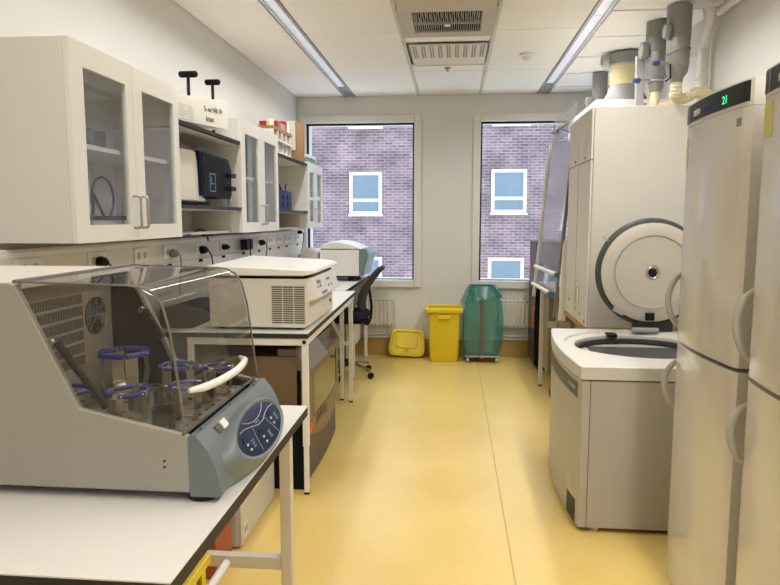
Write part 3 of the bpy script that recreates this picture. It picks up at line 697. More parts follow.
# gas struts
for yy, nm in ((SY0+.028, 'n'), (SY1-.055, 'f')):
    a, b_ = Vector((-.888, yy, 1.221)), Vector((-.775, yy, 1.07))
    if nm == 'f': a, b_ = Vector((-.897, yy, 1.235)), Vector((-.845, yy, 1.15))
    s_ = MB().tube([a, a.lerp(b_, .98)], .0085, 10).build('gas_strut', black, sh, smooth=True)
    m_ = MB(); m_.lathe([(.009, -.008), (.010, 0), (.006, .010)], tuple(a+Vector((-.01, -.004, .0))), 'y', 12); m_.build('strut_joint', steel, s_, smooth=True)
# console: base profile with an oval bulge
def con(u, v):
    """u along Y 0..1, v along profile top to bottom"""
    y = SY0+(SY1-SY0)*u
    pr_ = [(-.577, 1.022), (-.560, 1.024), (-.535, .992), (-.517, .955), (-.508, .915), (-.503, .896), (-.508, .884), (-.577, .884)]
    t = v*(len(pr_)-1); i = min(int(t), len(pr_)-2); f = t-i
    x = pr_[i][0]*(1-f)+pr_[i+1][0]*f; z = pr_[i][1]*(1-f)+pr_[i+1][1]*f
    return x, y, z
def consurf(u, v):
    x, y, z = con(u, v)
    return (x, y, z)
m_ = MB(); m_.grid(consurf, 24, 28)
m_.add([con(0, j/28) for j in range(29)], [list(range(29))]); m_.add([con(1, j/28) for j in range(29)], [list(range(29))])
cono = m_.build('console', teal, sh, smooth=True)
# oval control pod: plane centre c, axes Y and tilted up
th = math.radians(30); cc_ = Vector((-.4905, 1.62, .961)); ua = Vector((0, 1, 0)); ub = Vector((-math.sin(th), 0, math.cos(th))); nn = Vector((math.cos(th), 0, math.sin(th)))
def disc(a, b_, h0, prof_, n=48):
    """elliptic lathe in the tilted plane: prof_ list of (scale, offset)"""
    m = MB(); vs = []
    for (s, h) in prof_:
        for k in range(n):
            t = 2*PI*k/n; vs.append(cc_+ua*(a*s*math.cos(t))+ub*(b_*s*math.sin(t))+nn*(h+h0))
    fs = []
    for i in range(len(prof_)-1):
        for k in range(n): fs.append((i*n+k, i*n+(k+1) % n, (i+1)*n+(k+1) % n, (i+1)*n+k))
    fs += [list(range(n))[::-1], list(range((len(prof_)-1)*n, len(prof_)*n))]
    return m.add(vs, fs)
pod = disc(.165, .0556, 0, [(1.62, -.078), (1.52, -.055), (1.36, -.030), (1.26, -.013), (1.19, -.004), (1.12, .0005), (1.05, -.0005), (1.01, -.003)]).build('control_pod', teal, sh, smooth=True)
pn = disc(.165, .0556, 0, [(1.005, -.004), (1.0, -.0015), (.98, -.0010)]).build('control_panel', navy, sh, smooth=True)
def pp(a, b_, h=.0002): return cc_+ua*a+ub*b_+nn*h
lin = mat('panel_line', (.34, .40, .50), .4)
m_ = MB()
def stroke(pts, w=.0011):
    m_.tube([pp(*p) for p in pts], w, 6)
stroke([(-.0969, .0432), (-.0662, .0321), (-.0271, .0249), (.0155, .0262), (.0494, .0337), (.0781, .0475)])
stroke([(-.134, .0275), (-.1072, .0285), (-.0599, .0208), (-.0121, .0102), (.0313, .0112), (.0613, .020), (.1018, .026), (.1430, .0242)])
stroke([(-.0543, .0165), (-.0611, -.0105), (-.063, -.046)], .0007)
stroke([(.0435, .0141), (.0665, -.0183), (.0834, -.044)], .0007)
m_.build('panel_lines', lin, pn, smooth=True)
m_ = MB()
def rect(m, a, b_, w, h, d=.0008):
    m.hexa([pp(a-w, b_-h, -.001), pp(a+w, b_-h, -.001), pp(a+w, b_+h, -.001), pp(a-w, b_+h, -.001)], [pp(a-w, b_-h, d), pp(a+w, b_-h, d), pp(a+w, b_+h, d), pp(a-w, b_+h, d)])
for (a, b_) in ((-.1260, .0090), (-.0177, -.0063), (.0898, .0152)):
    q = MB(); rect(q, a, b_, .0125, .0075); q.build('display', black, pn)
m_ = MB()
for (a, b_) in ((-.124, -.0060), (-.1195, -.0205), (-.0183, -.0223), (-.0146, -.0375), (.0848, -.0023), (.0869, -.0178)):
    for k in range(3): rect(m_, a+(k-1)*.0035, b_, .0018, .0030-.0009*k)
m_.build('arrow_key', mat('pale_green_key', (.55, .62, .45), .5), pn)
m_ = MB()
for (a, b_) in ((-.092, -.0140), (.0258, -.0300), (.1200, -.0080)):
    for k in range(3): rect(m_, a, b_+(k-1)*.0075, .0085, .0022)
rect(m_, -.0106, .0190, .014, .0022)
m_.build('panel_legend', mat('panel_legend', (.13, .19, .33), .5), pn)
m_ = MB(); 
a0 = con(.20, 2.2/7); 
m_.hexa([(-.5535, 1.475, 1.0170), (-.5400, 1.475, 1.0000), (-.5400, 1.508, 1.0000), (-.5535, 1.508, 1.0170)], [(-.5500, 1.475, 1.0185), (-.5370, 1.475, 1.0020), (-.5370, 1.508, 1.0020), (-.5500, 1.508, 1.0185)])
m_.build('brand_plate', whitel, cono)
m_ = MB()
for k in range(3): m_.hexa([(-.551+k*.005, 1.44+k*.003, 1.0160-k*.0063), (-.548+k*.005, 1.44+k*.003, 1.0122-k*.0063), (-.548+k*.005, 1.463+k*.003, 1.0122-k*.0063), (-.551+k*.005, 1.463+k*.003, 1.0160-k*.0063)], [(-.549+k*.005, 1.44+k*.003, 1.0172-k*.0063), (-.546+k*.005, 1.44+k*.003, 1.0132-k*.0063), (-.546+k*.005, 1.463+k*.003, 1.0132-k*.0063), (-.549+k*.005, 1.463+k*.003, 1.0172-k*.0063)])
m_.build('brand_mark', greyvoid, cono)
for (yy) in (1.39, 1.60, 1.83): pass
m_ = MB()
for yy in (1.40, 1.60, 1.80): m_.lathe([(.003, 0), (.003, .0015)], (-.567, yy, 1.0235), 'z', 8)
m_.build('screw', black, cono)
for (x, y) in ((-.56, SY0+.04), (-.56, SY1-.04), (-1.34, SY0+.04), (-1.34, SY1-.04)):
    MB().lathe([(.034, 0), (.034, .010), (.028, .0215)], (x, y, TZ), n=20).build('foot', black, sh, smooth=True)

# ---------------------------------------------------------------- middle bench and what it carries
B1 = thing('lab_bench', 'long laboratory bench along the left wall with pale top, dark edge and adjustable legs', 'bench', (-.760, 3.37, 0), math.radians(1.4))
def bl(m): # local build: positions already in bench frame (x right, y along)
    return m
class L:  # helper: bench local to world
    R = Matrix.Translation((-.760, 3.37, 0)) @ Matrix.Rotation(math.radians(1.4), 4, 'Z')
def lbox(m, x0, x1, y0, y1, z0, z1):
    v = [L.R @ Vector(p) for p in ((x0,y0,z0),(x1,y0,z0),(x1,y1,z0),(x0,y1,z0),(x0,y0,z1),(x1,y0,z1),(x1,y1,z1),(x0,y1,z1))]
    return m.add(v, [(0,3,2,1),(4,5,6,7),(0,1,5,4),(1,2,6,5),(2,3,7,6),(3,0,4,7)])
BZ = .895
lbox(MB(), -.80, 0, 0, 2.07, BZ-.003, BZ).build('worktop', worktop, B1)
lbox(MB(), -.80, 0, 0, 2.07, BZ-.028, BZ-.0035).build('worktop_board', edge, B1)
m_ = MB(); lbox(m_, -.66, -.004, .006, .036, BZ-.068, BZ-.0285); lbox(m_, -.036, -.006, .036, 1.98, BZ-.068, BZ-.0285); lbox(m_, -.66, -.63, .036, 1.98, BZ-.068, BZ-.0285); lbox(m_, -.63, -.036, 1.95, 1.98, BZ-.068, BZ-.0285); lbox(m_, -.63, -.036, 1.95, 1.98, .45, .48)
m_.build('frame', whitel, B1, bev=.003)
for (x, y) in ((-.036, .006), (-.66, .006), (-.030, 1.825), (-.66, 1.86), (-.112, 1.88)):
    l = lbox(MB(), x, x+.034, y, y+.03, .27, BZ-.0285 if y > 1 else BZ-.0685).build('leg', whitel, B1, bev=.003)
    lbox(MB(), x+.004, x+.030, y+.004, y+.026, .012, .2695).build('leg_sleeve', whitel, l)
    lbox(MB(), x+.003, x+.031, y+.003, y+.027, 0, .0118).build('foot', black, l)
m_ = MB(); p = L.R @ Vector((-.021, .0058, BZ-.048)); m_.lathe([(.011, 0), (.011, -.004)], tuple(p), 'y', 14); m_.build('bolt_cap', black, B1)
# far leg of the neighbouring bench
B2 = thing('window_bench', 'narrower bench by the left window carrying the rounded white centrifuge', 'bench', (-1.3, 6.4, 0))
B(XL+.001, -.905, 5.475, YF-.025, BZ-.004, BZ-.001).build('worktop', worktop, B2)
B(XL+.001, -.905, 5.475, YF-.025, BZ-.03, BZ-.0045).build('worktop_board', edge, B2)
for (x, y) in ((-.95, 6.05), (-.95, 7.0), (-1.6, 6.05), (-1.6, 7.0)): B(x, x+.034, y, y+.034, 0, BZ-.0305).build('leg', whitel, B2, bev=.002)
B(-1.45, -.99, 6.42, 6.98, .20, .56).build('hanging_drawer', whitel, B2, bev=.006)
m_ = B(-1.40, -1.05, 6.44, 6.96, .56, BZ-.031); m_.build('drawer_mount', greyl, B2)
# brown shaker/incubator cabinet under the bench
ic = thing('incubator_cabinet', 'brown floor incubator with bowed front and tinted window under the long bench', 'incubator', (-1.1, 4.05, 0))
IY0, IY1, IX = 3.475, 4.62, -.815
B(-1.42, IX-.035, IY0, IY1, .10, .745).build('body', brown, ic, bev=.006)
def ix(y): t = (y-IY0)/(IY1-IY0); return IX+.018-.020*t+.022*math.sin(PI*min(max(t, 0), 1))
def strip(z0, z1, nm, m, ya=IY0, yb=IY1, d=.0, n=20, par=ic, zf=None):
    q = MB(); pts = [(ix(ya+(yb-ya)*k/n)+d, ya+(yb-ya)*k/n) for k in range(n+1)]
    for k in range(n):
        a, b_ = pts[k], pts[k+1]; z0a, z0b = (zf(k/n), zf((k+1)/n)) if zf else (z0, z0)
        q.hexa([(a[0]-.03, a[1], z0a), (a[0], a[1], z0a), (b_[0], b_[1], z0b), (b_[0]-.03, b_[1], z0b)], [(a[0]-.03, a[1], z1), (a[0], a[1], z1), (b_[0], b_[1], z1), (b_[0]-.03, b_[1], z1)])
    return q.build(nm, m, par, smooth=True)
dr = strip(.27, .665, 'door', brown, zf=lambda t: .30-.10*math.sin(PI*t))
strip(.015, .30, 'plinth', brownd, zf=None, d=-.010, yb=IY1-.16)
B(-1.40, IX-.06, IY0+.02, IY1-.02, 0, .099).build('base', brownd, ic)
strip(.375, .615, 'window', tint, IY0+.16, IY1-.22, d=.002, par=dr)
strip(.365, .375, 'window_rim', brownd, IY0+.15, IY1-.21, d=.003, par=dr)
strip(.615, .622, 'window_rim', brownl, IY0+.15, IY1-.21, d=.003, par=dr)
strip(.365, .62, 'window_rim', black, IY1-.215, IY1-.19, d=.004, n=3, par=dr)
def slope(ya, yb, m, nm, top=(.785, -.07), bot=(.655, .018)):
    q = MB(); n = 10
    for k in range(n):
        a = ya+(yb-ya)*k/n; b_ = ya+(yb-ya)*(k+1)/n; xa, xb = ix(a), ix(b_)
        q.hexa([(xa-.16, a, .66), (xa+bot[1], a, bot[0]+.011), (xb+bot[1], b_, bot[0]+.011), (xb-.16, b_, .66)], [(xa-.16, a, top[0]), (xa+top[1], a, top[0]), (xb+top[1], b_, top[0]), (xb-.16, b_, top[0])])
    return q.build(nm, m, ic, smooth=True)
hood_ = slope(IY0+.01, IY0+.50, brownl, 'access_flap')
slope(IY0+.505, IY1-.15, brownd, 'display_recess', top=(.775, -.10), bot=(.645, -.02))
slope(IY1-.145, IY1, brownl, 'side_cowl', top=(.79, -.04), bot=(.655, .02))
m_ = MB(); y0 = IY0+.56; m_.hexa([(-.905, y0, .70), (-.86, y0, .672), (-.86, y0+.26, .672), (-.905, y0+.26, .70)], [(-.90, y0, .765), (-.862, y0, .735), (-.862, y0+.26, .735), (-.90, y0+.26, .765)]); m_.build('display', mat('blue_display', (.02, .045, .10), .25), ic)
m_ = MB(); m_.hexa([(-.818, 3.60, .668), (-.812, 3.60, .672), (-.806, 3.68, .672), (-.812, 3.68, .668)], [(-.845, 3.60, .70), (-.839, 3.60, .70), (-.832, 3.68, .70), (-.838, 3.68, .70)]); m_.build('sticker', mat('sticker_cream', (.8, .75, .55), .6), hood_)
text('lettering', 'INFORS', brownd, dr, (ix(3.72)+.0026, 3.70, .302), (.04, 1, 0), (0, 0, 1), .078)
m_ = MB(); m_.prism([(3.535, .285), (3.575, .285), (3.60, .345), (3.56, .345)], 'x', -.83, ix(3.56)+.003); m_.prism([(3.585, .30), (3.615, .30), (3.635, .35), (3.605, .35)], 'x', -.83, ix(3.6)+.004); m_.build('orange_logo', orange, dr)
B(-1.38, -.80, 3.44, 3.465, .0, .395).build('dark_side_cover', blackm, ic)

# bench centrifuge
CB = .875
c1 = thing('bench_centrifuge', 'white benchtop centrifuge with side grille and slanted control panel on the long bench', 'centrifuge', (-1.12, 4.1, CB))
CYN, CYF = 3.68, 4.52; X0, X1 = -1.41, -.835
B(X0, X1, CYN, CYF, CB+.014, 1.165).build('body', cream, c1, bev=.006)
m_ = MB(); m_.hexa([(X0-.005, CYN-.012, 1.182), (-.838, CYN-.012, 1.182), (-.838, CYF+.02, 1.182), (X0-.005, CYF+.02, 1.182)], [(X0-.002, CYN-.008, 1.238), (-.835, CYN-.008, 1.218), (-.87, CYF, 1.225), (X0-.002, CYF, 1.250)])
m_.hexa([(-.838, CYN-.012, 1.182), (-.79, CYN+.06, 1.192), (-.79, CYF, 1.192), (-.838, CYF+.02, 1.182)], [(-.835, CYN-.008, 1.218), (-.800, CYN+.06, 1.214), (-.805, CYF, 1.214), (-.87, CYF, 1.225)])
m_.build('lid', whitel, c1, bev=.008)
B(X0+.01, X1-.01, CYN+.01, CYF-.01, 1.1655, 1.1815).build('lid_gap', blackm, c1)
m_ = MB(); 
for c in range(3):
    for r in range(17): m_.box(-1.035+c*.066, -1.035+c*.066+.060, CYN-.0015, CYN-.0003, .915+r*.0125, .922+r*.0125)
m_.build('side_grille', greyvoid, c1)
m_ = MB(); m_.box(-1.042, -1.036, CYN-.004, CYN, .905, 1.135); m_.box(-.841, -.837, CYN-.004, CYN, .905, 1.135); m_.box(-1.042, -.837, CYN-.004, CYN, 1.128, 1.134)
m_.build('grille_frame', cream, c1)
q0 = [(-.838, CYN+.08, 1.045), (-.772, CYN+.10, 1.045), (-.772, CYF-.03, 1.045), (-.838, CYF-.03, 1.045)]
m_ = MB(); m_.hexa([(-.838, CYN+.07, 1.03), (-.778, CYN+.10, 1.045), (-.778, CYF-.04, 1.045), (-.838, CYF-.03, 1.03)], [(-.838, CYN+.07, 1.165), (-.815, CYN+.075, 1.165), (-.815, CYF-.035, 1.165), (-.838, CYF-.03, 1.165)])
cpn = m_.build('control_panel', whitel, c1, bev=.004)
def onp(y, t): # t 0 bottom..1 top of the slanted face
    a = Vector((-.778, y, 1.045)); b_ = Vector((-.815, y, 1.165)); return a.lerp(b_, t)+Vector((.0008, 0, .0003))
def patch(m, ya, yb, ta, tb):
    a, b_, c, d = onp(ya, ta), onp(yb, ta), onp(yb, tb), onp(ya, tb); o_ = Vector((.0012, 0, .0004)); m.hexa([a, b_, c, d], [a+o_, b_+o_, c+o_, d+o_])
m_ = MB(); patch(m_, CYN+.16, CYN+.27, .66, .80); patch(m_, CYN+.22, CYN+.26, .45, .62); patch(m_, CYN+.15, CYN+.18, .45, .55); patch(m_, CYN+.22, CYN+.38, .10, .22); patch(m_, CYN+.45, CYN+.55, .62, .74); patch(m_, CYN+.46, CYN+.49, .30, .42); patch(m_, CYN+.55, CYN+.58, .30, .42)
m_.build('panel_marks', mat('panel_blue', (.14, .18, .30), .4), cpn)
m_ = MB().lathe([(.012, 0), (.012, .006)], (-.835, CYF-.10, .96), 'x', 14); m_.build('socket_button', black, c1)
for (x, y) in ((X0+.05, CYN+.05), (X1-.05, CYN+.05), (X0+.05, CYF-.05), (X1-.05, CYF-.05)): MB().lathe([(.022, 0), (.022, .0138)], (x, y, CB), n=14).build('foot', black, c1)

c1.scale = (.94, .94, .97); c1.location = (-1.12*.94-.003, 4.1*.94, BZ)
# far rounded centrifuge
c2 = thing('rounded_centrifuge', 'white centrifuge with domed lid and grey-green front on the bench by the window', 'centrifuge', (-1.15, 6.5, BZ))
KY0, KY1, KZ = 6.30, 6.86, .945
B(-1.29, -.903, KY0, KY1, KZ, 1.198).build('body', whitel, c2, bev=.006)
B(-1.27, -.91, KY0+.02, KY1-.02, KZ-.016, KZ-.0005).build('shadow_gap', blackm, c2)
pr_ = [(-1.288, 1.206), (-1.288, 1.232), (-1.25, 1.262), (-1.17, 1.280), (-1.09, 1.278), (-.99, 1.256), (-.92, 1.228), (-.875, 1.206)]
MB().prism(pr_, 'y', KY0-.004, KY1).build('lid', whitel, c2, bev=.012)
B(-1.28, -.88, KY0+.005, KY1-.01, 1.1985, 1.2055).build('lid_gap', greyd, c2)
MB().prism([(-.902, KZ), (-.872, KZ), (-.858, 1.03), (-.825, 1.13), (-.825, 1.16), (-.85, 1.215), (-.902, 1.205)], 'y', KY0-.002, KY1-.002).build('front_panel', mat('front_green', (.17, .25, .23), .4), c2, bev=.006)
MB().prism([(-.871, KZ), (-.858, KZ), (-.842, 1.03), (-.802, 1.13), (-.802, 1.165), (-.835, 1.217), (-.849, 1.217), (-.824, 1.162), (-.824, 1.13), (-.857, 1.03)], 'y', KY0+.012, KY1-.014).build('front_fascia', mat('fascia_blue', (.34, .44, .48), .35), c2, bev=.003)
MB().prism([(-1.50, .90), (-1.325, .90), (-1.325, 1.17), (-1.36, 1.20), (-1.50, 1.20)], 'y', KY0+.08, KY1-.08).build('rear_housing', cream, c2, bev=.008)
for (x, y) in ((-1.28, KY0+.06), (-.99, KY0+.06), (-1.28, KY1-.06), (-.99, KY1-.06)): MB().lathe([(.03, 0), (.03, KZ-.0165-BZ+.001)], (x, y, BZ-.001), n=14).build('foot', black, c2)

# black power unit behind the centrifuge
pu = thing('power_unit', 'flat black unit with cables lying on the bench behind the white centrifuge', 'device', (-1.5, 5.0, BZ))
B(-1.60, -1.20, 4.78, 5.20, 1.12, 1.15).build('case', blackm, pu, bev=.006)
B(-1.58, -1.22, 4.80, 5.18, BZ, 1.1195).build('stand', beigem, pu, bev=.004)
# black tray on the bench behind the shaker
solo(B(-1.62, -1.43, 3.46, 4.05, BZ+.0005, 1.00).build('black_equipment_box', blackm, bev=.01), 'flat black equipment box at the wall end of the long bench, behind the shaker', 'equipment box')

# ---------------------------------------------------------------- office chair
ch = thing('office_chair', 'black office chair with tilted backrest and five-star base at the far bench', 'office chair', (-1.02, 6.12, 0))
cx, cy = -1.0, 6.12
m_ = MB()
def seat(u, v):
    a = 2*PI*u; r = v; x = cx+.0+.215*r*(abs(math.cos(a))**.6)*math.copysign(1, math.cos(a)); y = cy+.23*r*(abs(math.sin(a))**.6)*math.copysign(1, math.sin(a)); return (x, y, .635+.012*(1-r*r))
m_.prism([(cx+.215*(abs(math.cos(a))**.6)*math.copysign(1, math.cos(a)), cy+.23*(abs(math.sin(a))**.6)*math.copysign(1, math.sin(a))) for a in [2*PI*k/28 for k in range(28)]], 'z', .565, .635)
m_.build('seat', mat('seat_fabric', (.018, .020, .028), .9, spec=.15), ch, bev=.022)
bp_ = [(-.845, .655), (-.850, .72), (-.835, .80), (-.80, .88), (-.75, .95), (-.695, 1.02), (-.655, 1.062)]
bw = [.13, .19, .20, .20, .195, .17, .12]
m_ = MB(); vs = []
for (x, z), w in zip(bp_, bw):
    for k in range(9):
        t = -1+2*k/8; vs.append((x+.030*t*t*-1, cy+w*t, z))
vs2 = [(x+.034, y, z-.012) for (x, y, z) in vs]
n7 = len(bp_); fs = []
for i in range(n7-1):
    for k in range(8): fs.append((i*9+k, i*9+k+1, (i+1)*9+k+1, (i+1)*9+k))
o_ = len(vs); fs += [[q+o_ for q in f][::-1] for f in fs]
ring = [k for k in range(9)]+[i*9+8 for i in range(1, n7)]+[(n7-1)*9+k for k in range(7, -1, -1)]+[i*9 for i in range(n7-2, 0, -1)]
for a, b_ in zip(ring, ring[1:]+ring[:1]): fs.append((a, b_, b_+o_, a+o_))
m_.add(vs+vs2, fs); m_.build('backrest', fabric, ch, bev=.010)
MB().tube([(-.86, cy, .535), (-.80, cy, .515), (-.768, cy, .56), (-.760, cy, .68), (-.775, cy, .80), (-.79, cy, .855)], .014, 8).build('back_bar', black, ch, smooth=True)
MB().lathe([(.035, -.04), (.035, .04)], (-.80, cy-.02, .535), 'y', 16).build('tilt_knob', black, ch, smooth=True)
B(cx-.12, cx+.16, cy-.10, cy+.10, .515, .5645).build('mechanism', black, ch, bev=.01)
MB().tube([(cx, cy, .515), (cx, cy, .12)], .026, 14).build('gas_lift', steel, ch, smooth=True)
MB().lathe([(.05, 0), (.045, .05), (.03, .07)], (cx, cy, .10), n=18).build('hub', black, ch, smooth=True)
for k in range(5):
    a = math.radians(-25+72*k); e = (cx+.27*math.cos(a), cy+.27*math.sin(a))
    l = MB().tube([(cx+.04*math.cos(a), cy+.04*math.sin(a), .125), (e[0], e[1], .085)], [.018, .012], 8).build('base_arm', steel if k in (0, 1) else black, ch, smooth=True)
    MB().lathe([(.027, -.022), (.030, -.016), (.030, -.004), (.024, -.002), (.024, .002), (.030, .004), (.030, .016), (.027, .022)], (e[0], e[1], .0305), 'y', 18).build('caster', black, l, smooth=True)
    MB().tube([(e[0], e[1], .055), (e[0], e[1], .085)], .008, 8).build('caster_stem', steel, l)

# ---------------------------------------------------------------- radiators and pipes
radm = mat('radiator_white', (.66, .63, .56), .4)
def radiator(x0, x1, lab):
    r = thing('radiator', lab, 'radiator', ((x0+x1)/2, 7.08, .33), 0, 'radiators below the windows')
    m = MB(); m.box(x0, x1, 7.055, 7.10, .335, .63)
    m.build('panel', radm, r, bev=.006)
    m = MB(); x = x0+.025
    while x < x1-.03: m.box(x, x+.026, 7.046, 7.056, .365, .60); x += .045
    m.build('flutes', radm, r, bev=.006)
    m = MB(); x = x0+.015
    while x < x1-.02:
        m.box(x, x+.016, 7.0535, 7.0548, .345, .355); m.box(x, x+.016, 7.0535, 7.0548, .612, .620); x += .0225*2
    m.build('slots', greyvoid, r)
    for z in (.20, .235): MB().tube([(x0+.05, 7.10, z), (x1+.0, 7.10, z)], .009, 8).build('pipe', radm, r, smooth=True)
    MB().tube([(x0+.06, 7.095, .20), (x0+.06, 7.095, .34)], .008, 8).build('pipe', radm, r, smooth=True)
    MB().tube([(x1-.05, 7.095, .235), (x1-.05, 7.095, .34)], .008, 8).build('pipe', radm, r, smooth=True)
radiator(-1.58, -.642, 'white panel radiator under the left window, behind the office chair')
radiator(.505, 1.45, 'white panel radiator under the right window, beside the green bag')

# ---------------------------------------------------------------- bins
yb = thing('waste_bin', 'tall open yellow plastic waste bin between its lid and the green bag', 'bin', (-.08, 6.95, 0))
def rr(x0, x1, y0, y1, r=.03, n=4):
    out = []
    for (cx_, cy_, a0) in ((x1-r, y1-r, 0), (x0+r, y1-r, PI/2), (x0+r, y0+r, PI), (x1-r, y0+r, 1.5*PI)):
        for k in range(n+1): a = a0+PI/2*k/n; out.append((cx_+r*math.cos(a), cy_+r*math.sin(a)))
    return out
def loft(sections, cap0=True, cap1=True):
    m = MB(); n = len(sections[0][0]); vs = []
    for pts, z in sections: vs += [(x, y, z) for x, y in pts]
    fs = []
    for i in range(len(sections)-1):
        for k in range(n): fs.append((i*n+k, i*n+(k+1) % n, (i+1)*n+(k+1) % n, (i+1)*n+k))
    if cap0: fs.append(list(range(n))[::-1])
    if cap1: fs.append(list(range((len(sections)-1)*n, len(sections)*n)))
    return m.add(vs, fs)
m_ = loft([(rr(-.222, .062, 6.81, 7.06), 0), (rr(-.228, .070, 6.79, 7.07), .05), (rr(-.245, .088, 6.765, 7.085), .50), (rr(-.25, .092, 6.76, 7.09), .565), (rr(-.243, .085, 6.768, 7.082), .565), (rr(-.20, .05, 6.82, 7.05), .012)], True, True)
m_.build('bin_body', yellow, yb, smooth=True)
m_ = loft([(rr(-.268, .110, 6.742, 7.10, .04), .545), (rr(-.278, .120, 6.735, 7.105, .04), .555), (rr(-.278, .120, 6.735, 7.105, .04), .585), (rr(-.262, .104, 6.752, 7.09, .035), .595), (rr(-.246, .088, 6.765, 7.08, .03), .585), (rr(-.243, .085, 6.768, 7.082, .03), .56)], False, False)
m_.build('rim', yellow, yb, smooth=True)
B(-.15, -.01, 6.735, 6.765, .475, .525).build('grip', yellow, yb, bev=.012)
yb.scale.z = .968
lb = thing('bin_lid', 'yellow bin lid leaning upright on the floor against the wall, left of the yellow bin', 'bin lid', (-.5, 7.0, 0))
# lid: rounded rectangle, leaning back; local plane coordinates a (x), b (up the lean)
lean = math.radians(28); lo = Vector((-.49, 6.985, .012)); la = Vector((1, 0, -.035)).normalized(); lb2 = Vector((.035*math.cos(lean), math.sin(lean)*.62, math.cos(lean)*.80)).normalized(); ln = la.cross(lb2)
def lp(a, b_, h): return lo+la*a+lb2*b_+ln*h
def lidloft(secs):
    m = MB(); vs = []; n = len(secs[0][0])
    for pts, h in secs: vs += [lp(x, y, h) for x, y in pts]
    fs = []
    for i in range(len(secs)-1):
        for k in range(n): fs.append((i*n+k, i*n+(k+1) % n, (i+1)*n+(k+1) % n, (i+1)*n+k))
    fs.append(list(range(n))[::-1]); fs.append(list(range((len(secs)-1)*n, len(secs)*n)))
    return m.add(vs, fs)
def tz(wb, wt, y0, y1, r=.04):
    f = wb/.2; base = [(.13, 0), (.165, .012), (.19, .05), (.193, .10), (.175, .255), (.160, .287), (.13, .30)]
    yc = .15; k = (y1-y0)/.30; q = [(x*f, yc+(y-.15)*k+((y0+y1)/2-.15)) for x, y in base]
    return q+[(-x, y) for x, y in q[::-1]]
m_ = lidloft([(tz(.205, .175, 0, .30), 0), (tz(.205, .175, 0, .30), .028), (tz(.198, .168, .008, .292), .034), (tz(.172, .148, .03, .272), .036), (tz(.166, .143, .035, .267), .020)])
m_.build('lid_plate', yellow, lb, smooth=True)
m_ = lidloft([(tz(.125, .10, .085, .262), .0205), (tz(.12, .095, .09, .257), .034)]); m_.build('lid_panel', yellow, lb, bev=.004)
m_ = MB(); m_.hexa([lp(-.02, .05, .02), lp(.02, .05, .02), lp(.02, .085, .02), lp(-.02, .085, .02)], [lp(-.02, .05, .034), lp(.02, .05, .034), lp(.02, .085, .034), lp(-.02, .085, .034)]); m_.build('lid_catch', mat('yellow_shade_tab', (.55, .40, .02), .5), lb, bev=.003)
# green bag on a wheeled stand
gb = thing('bag_stand', 'wheeled waste bag stand under the translucent green bag', 'bag stand', (.32, 6.9, 0))
gx0, gx1, gy0, gy1 = .14, .50, 6.78, 7.03
m_ = MB(); m_.box(gx0, gx1, gy0, gy1, .062, .078)
m_.build('base_plate', dsteel, gb, bev=.004)
B(.303, .333, gy0-.028, gy0-.016, .075, .70).build('upright', mat('taupe_metal', (.15, .125, .105), .45), gb, bev=.002)
B(.298, .338, gy0-.034, gy0, .062, .09).build('upright_foot', dsteel, gb)
MB().tube([(x, y, .795) for x, y in rr(.188, .442, gy0+.01, gy1-.01, .04)], .010, 8, closed=True).build('ring', mat('ring_green', (.02, .10, .08), .4), gb, smooth=True)
m_ = MB(); m_.box(.30, .335, gy1-.03, gy1-.015, .078, .79); m_.build('rear_upright', MATS['taupe_metal'], gb)
for (x, y) in ((gx0+.03, gy0+.02), (gx1-.03, gy0+.02), (gx0+.03, gy1-.02), (gx1-.03, gy1-.02)):
    MB().lathe([(.022, -.014), (.026, -.008), (.026, .008), (.022, .014)], (x, y, .0262), 'x', 16).build('caster', dsteel, gb, smooth=True)
bg_ = thing('waste_bag', 'translucent green plastic bag hung open on the wheeled stand beside the yellow bin', 'plastic bag', (.32, 6.9, .08))
random.seed(3)
def bagring(x0, x1, y0, y1, z, amp, ph, n=56):
    out = []; c = ((x0+x1)/2, (y0+y1)/2)
    for k in range(n):
        a = 2*PI*k/n; ca, sa = math.cos(a), math.sin(a)
        r = 1+amp*1.5*(math.sin(5*a+ph)+.7*math.sin(9*a+2.3*ph)+.5*math.sin(13*a-ph)+.5*math.sin(17*a+3*ph))
        x = c[0]+(x1-x0)/2*math.copysign(abs(ca)**.5, ca)*r; y = c[1]+(y1-y0)/2*math.copysign(abs(sa)**.5, sa)*r
        out.append((x, y))
    return out, z
secs = [bagring(.16, .48, gy0+.02, gy1-.02, .0795, .01, 1), bagring(.135, .505, gy0+.0, gy1, .11, .02, 1.2), bagring(.115, .525, gy0, gy1, .25, .02, 1.7), bagring(.12, .53, gy0+.0, gy1, .45, .022, 2.1), bagring(.135, .52, gy0, gy1, .62, .02, 2.5), bagring(.160, .475, gy0-.0, gy1, .74, .012, 2.8), bagring(.175, .455, gy0-.002, gy1+.002, .80, .003, 3)]
loft(secs, True, False).build('bag_body', bagm, bg_, smooth=True)
m_ = MB(); n = 56; vs = []; rows = 6
for j in range(rows+1):
    t = j/rows
    for k in range(n):
        a = 2*PI*k/n; ca, sa = math.cos(a), math.sin(a); fl = 1+.035*t*(math.sin(7*a)+.7*math.sin(11*a+1))
        hx = (.142+.070*t**.8)*fl; hy = (.127+.030*t)*fl
        drop = (.145+.03*math.sin(2*a+.6)+.035*(-ca))*t
        vs.append((.312+hx*math.copysign(abs(ca)**.55, ca), 6.905+hy*math.copysign(abs(sa)**.55, sa), .806-drop if j else .806))
fs = [(j*n+k, j*n+(k+1) % n, (j+1)*n+(k+1) % n, (j+1)*n+k) for j in range(rows) for k in range(n)]
m_.add(vs, fs).build('bag_cuff', sheer('green_bag_cuff', (.30, .70, .62), .06, .2, haze=.42, hazecol=(.05, .30, .25)), bg_, smooth=True)

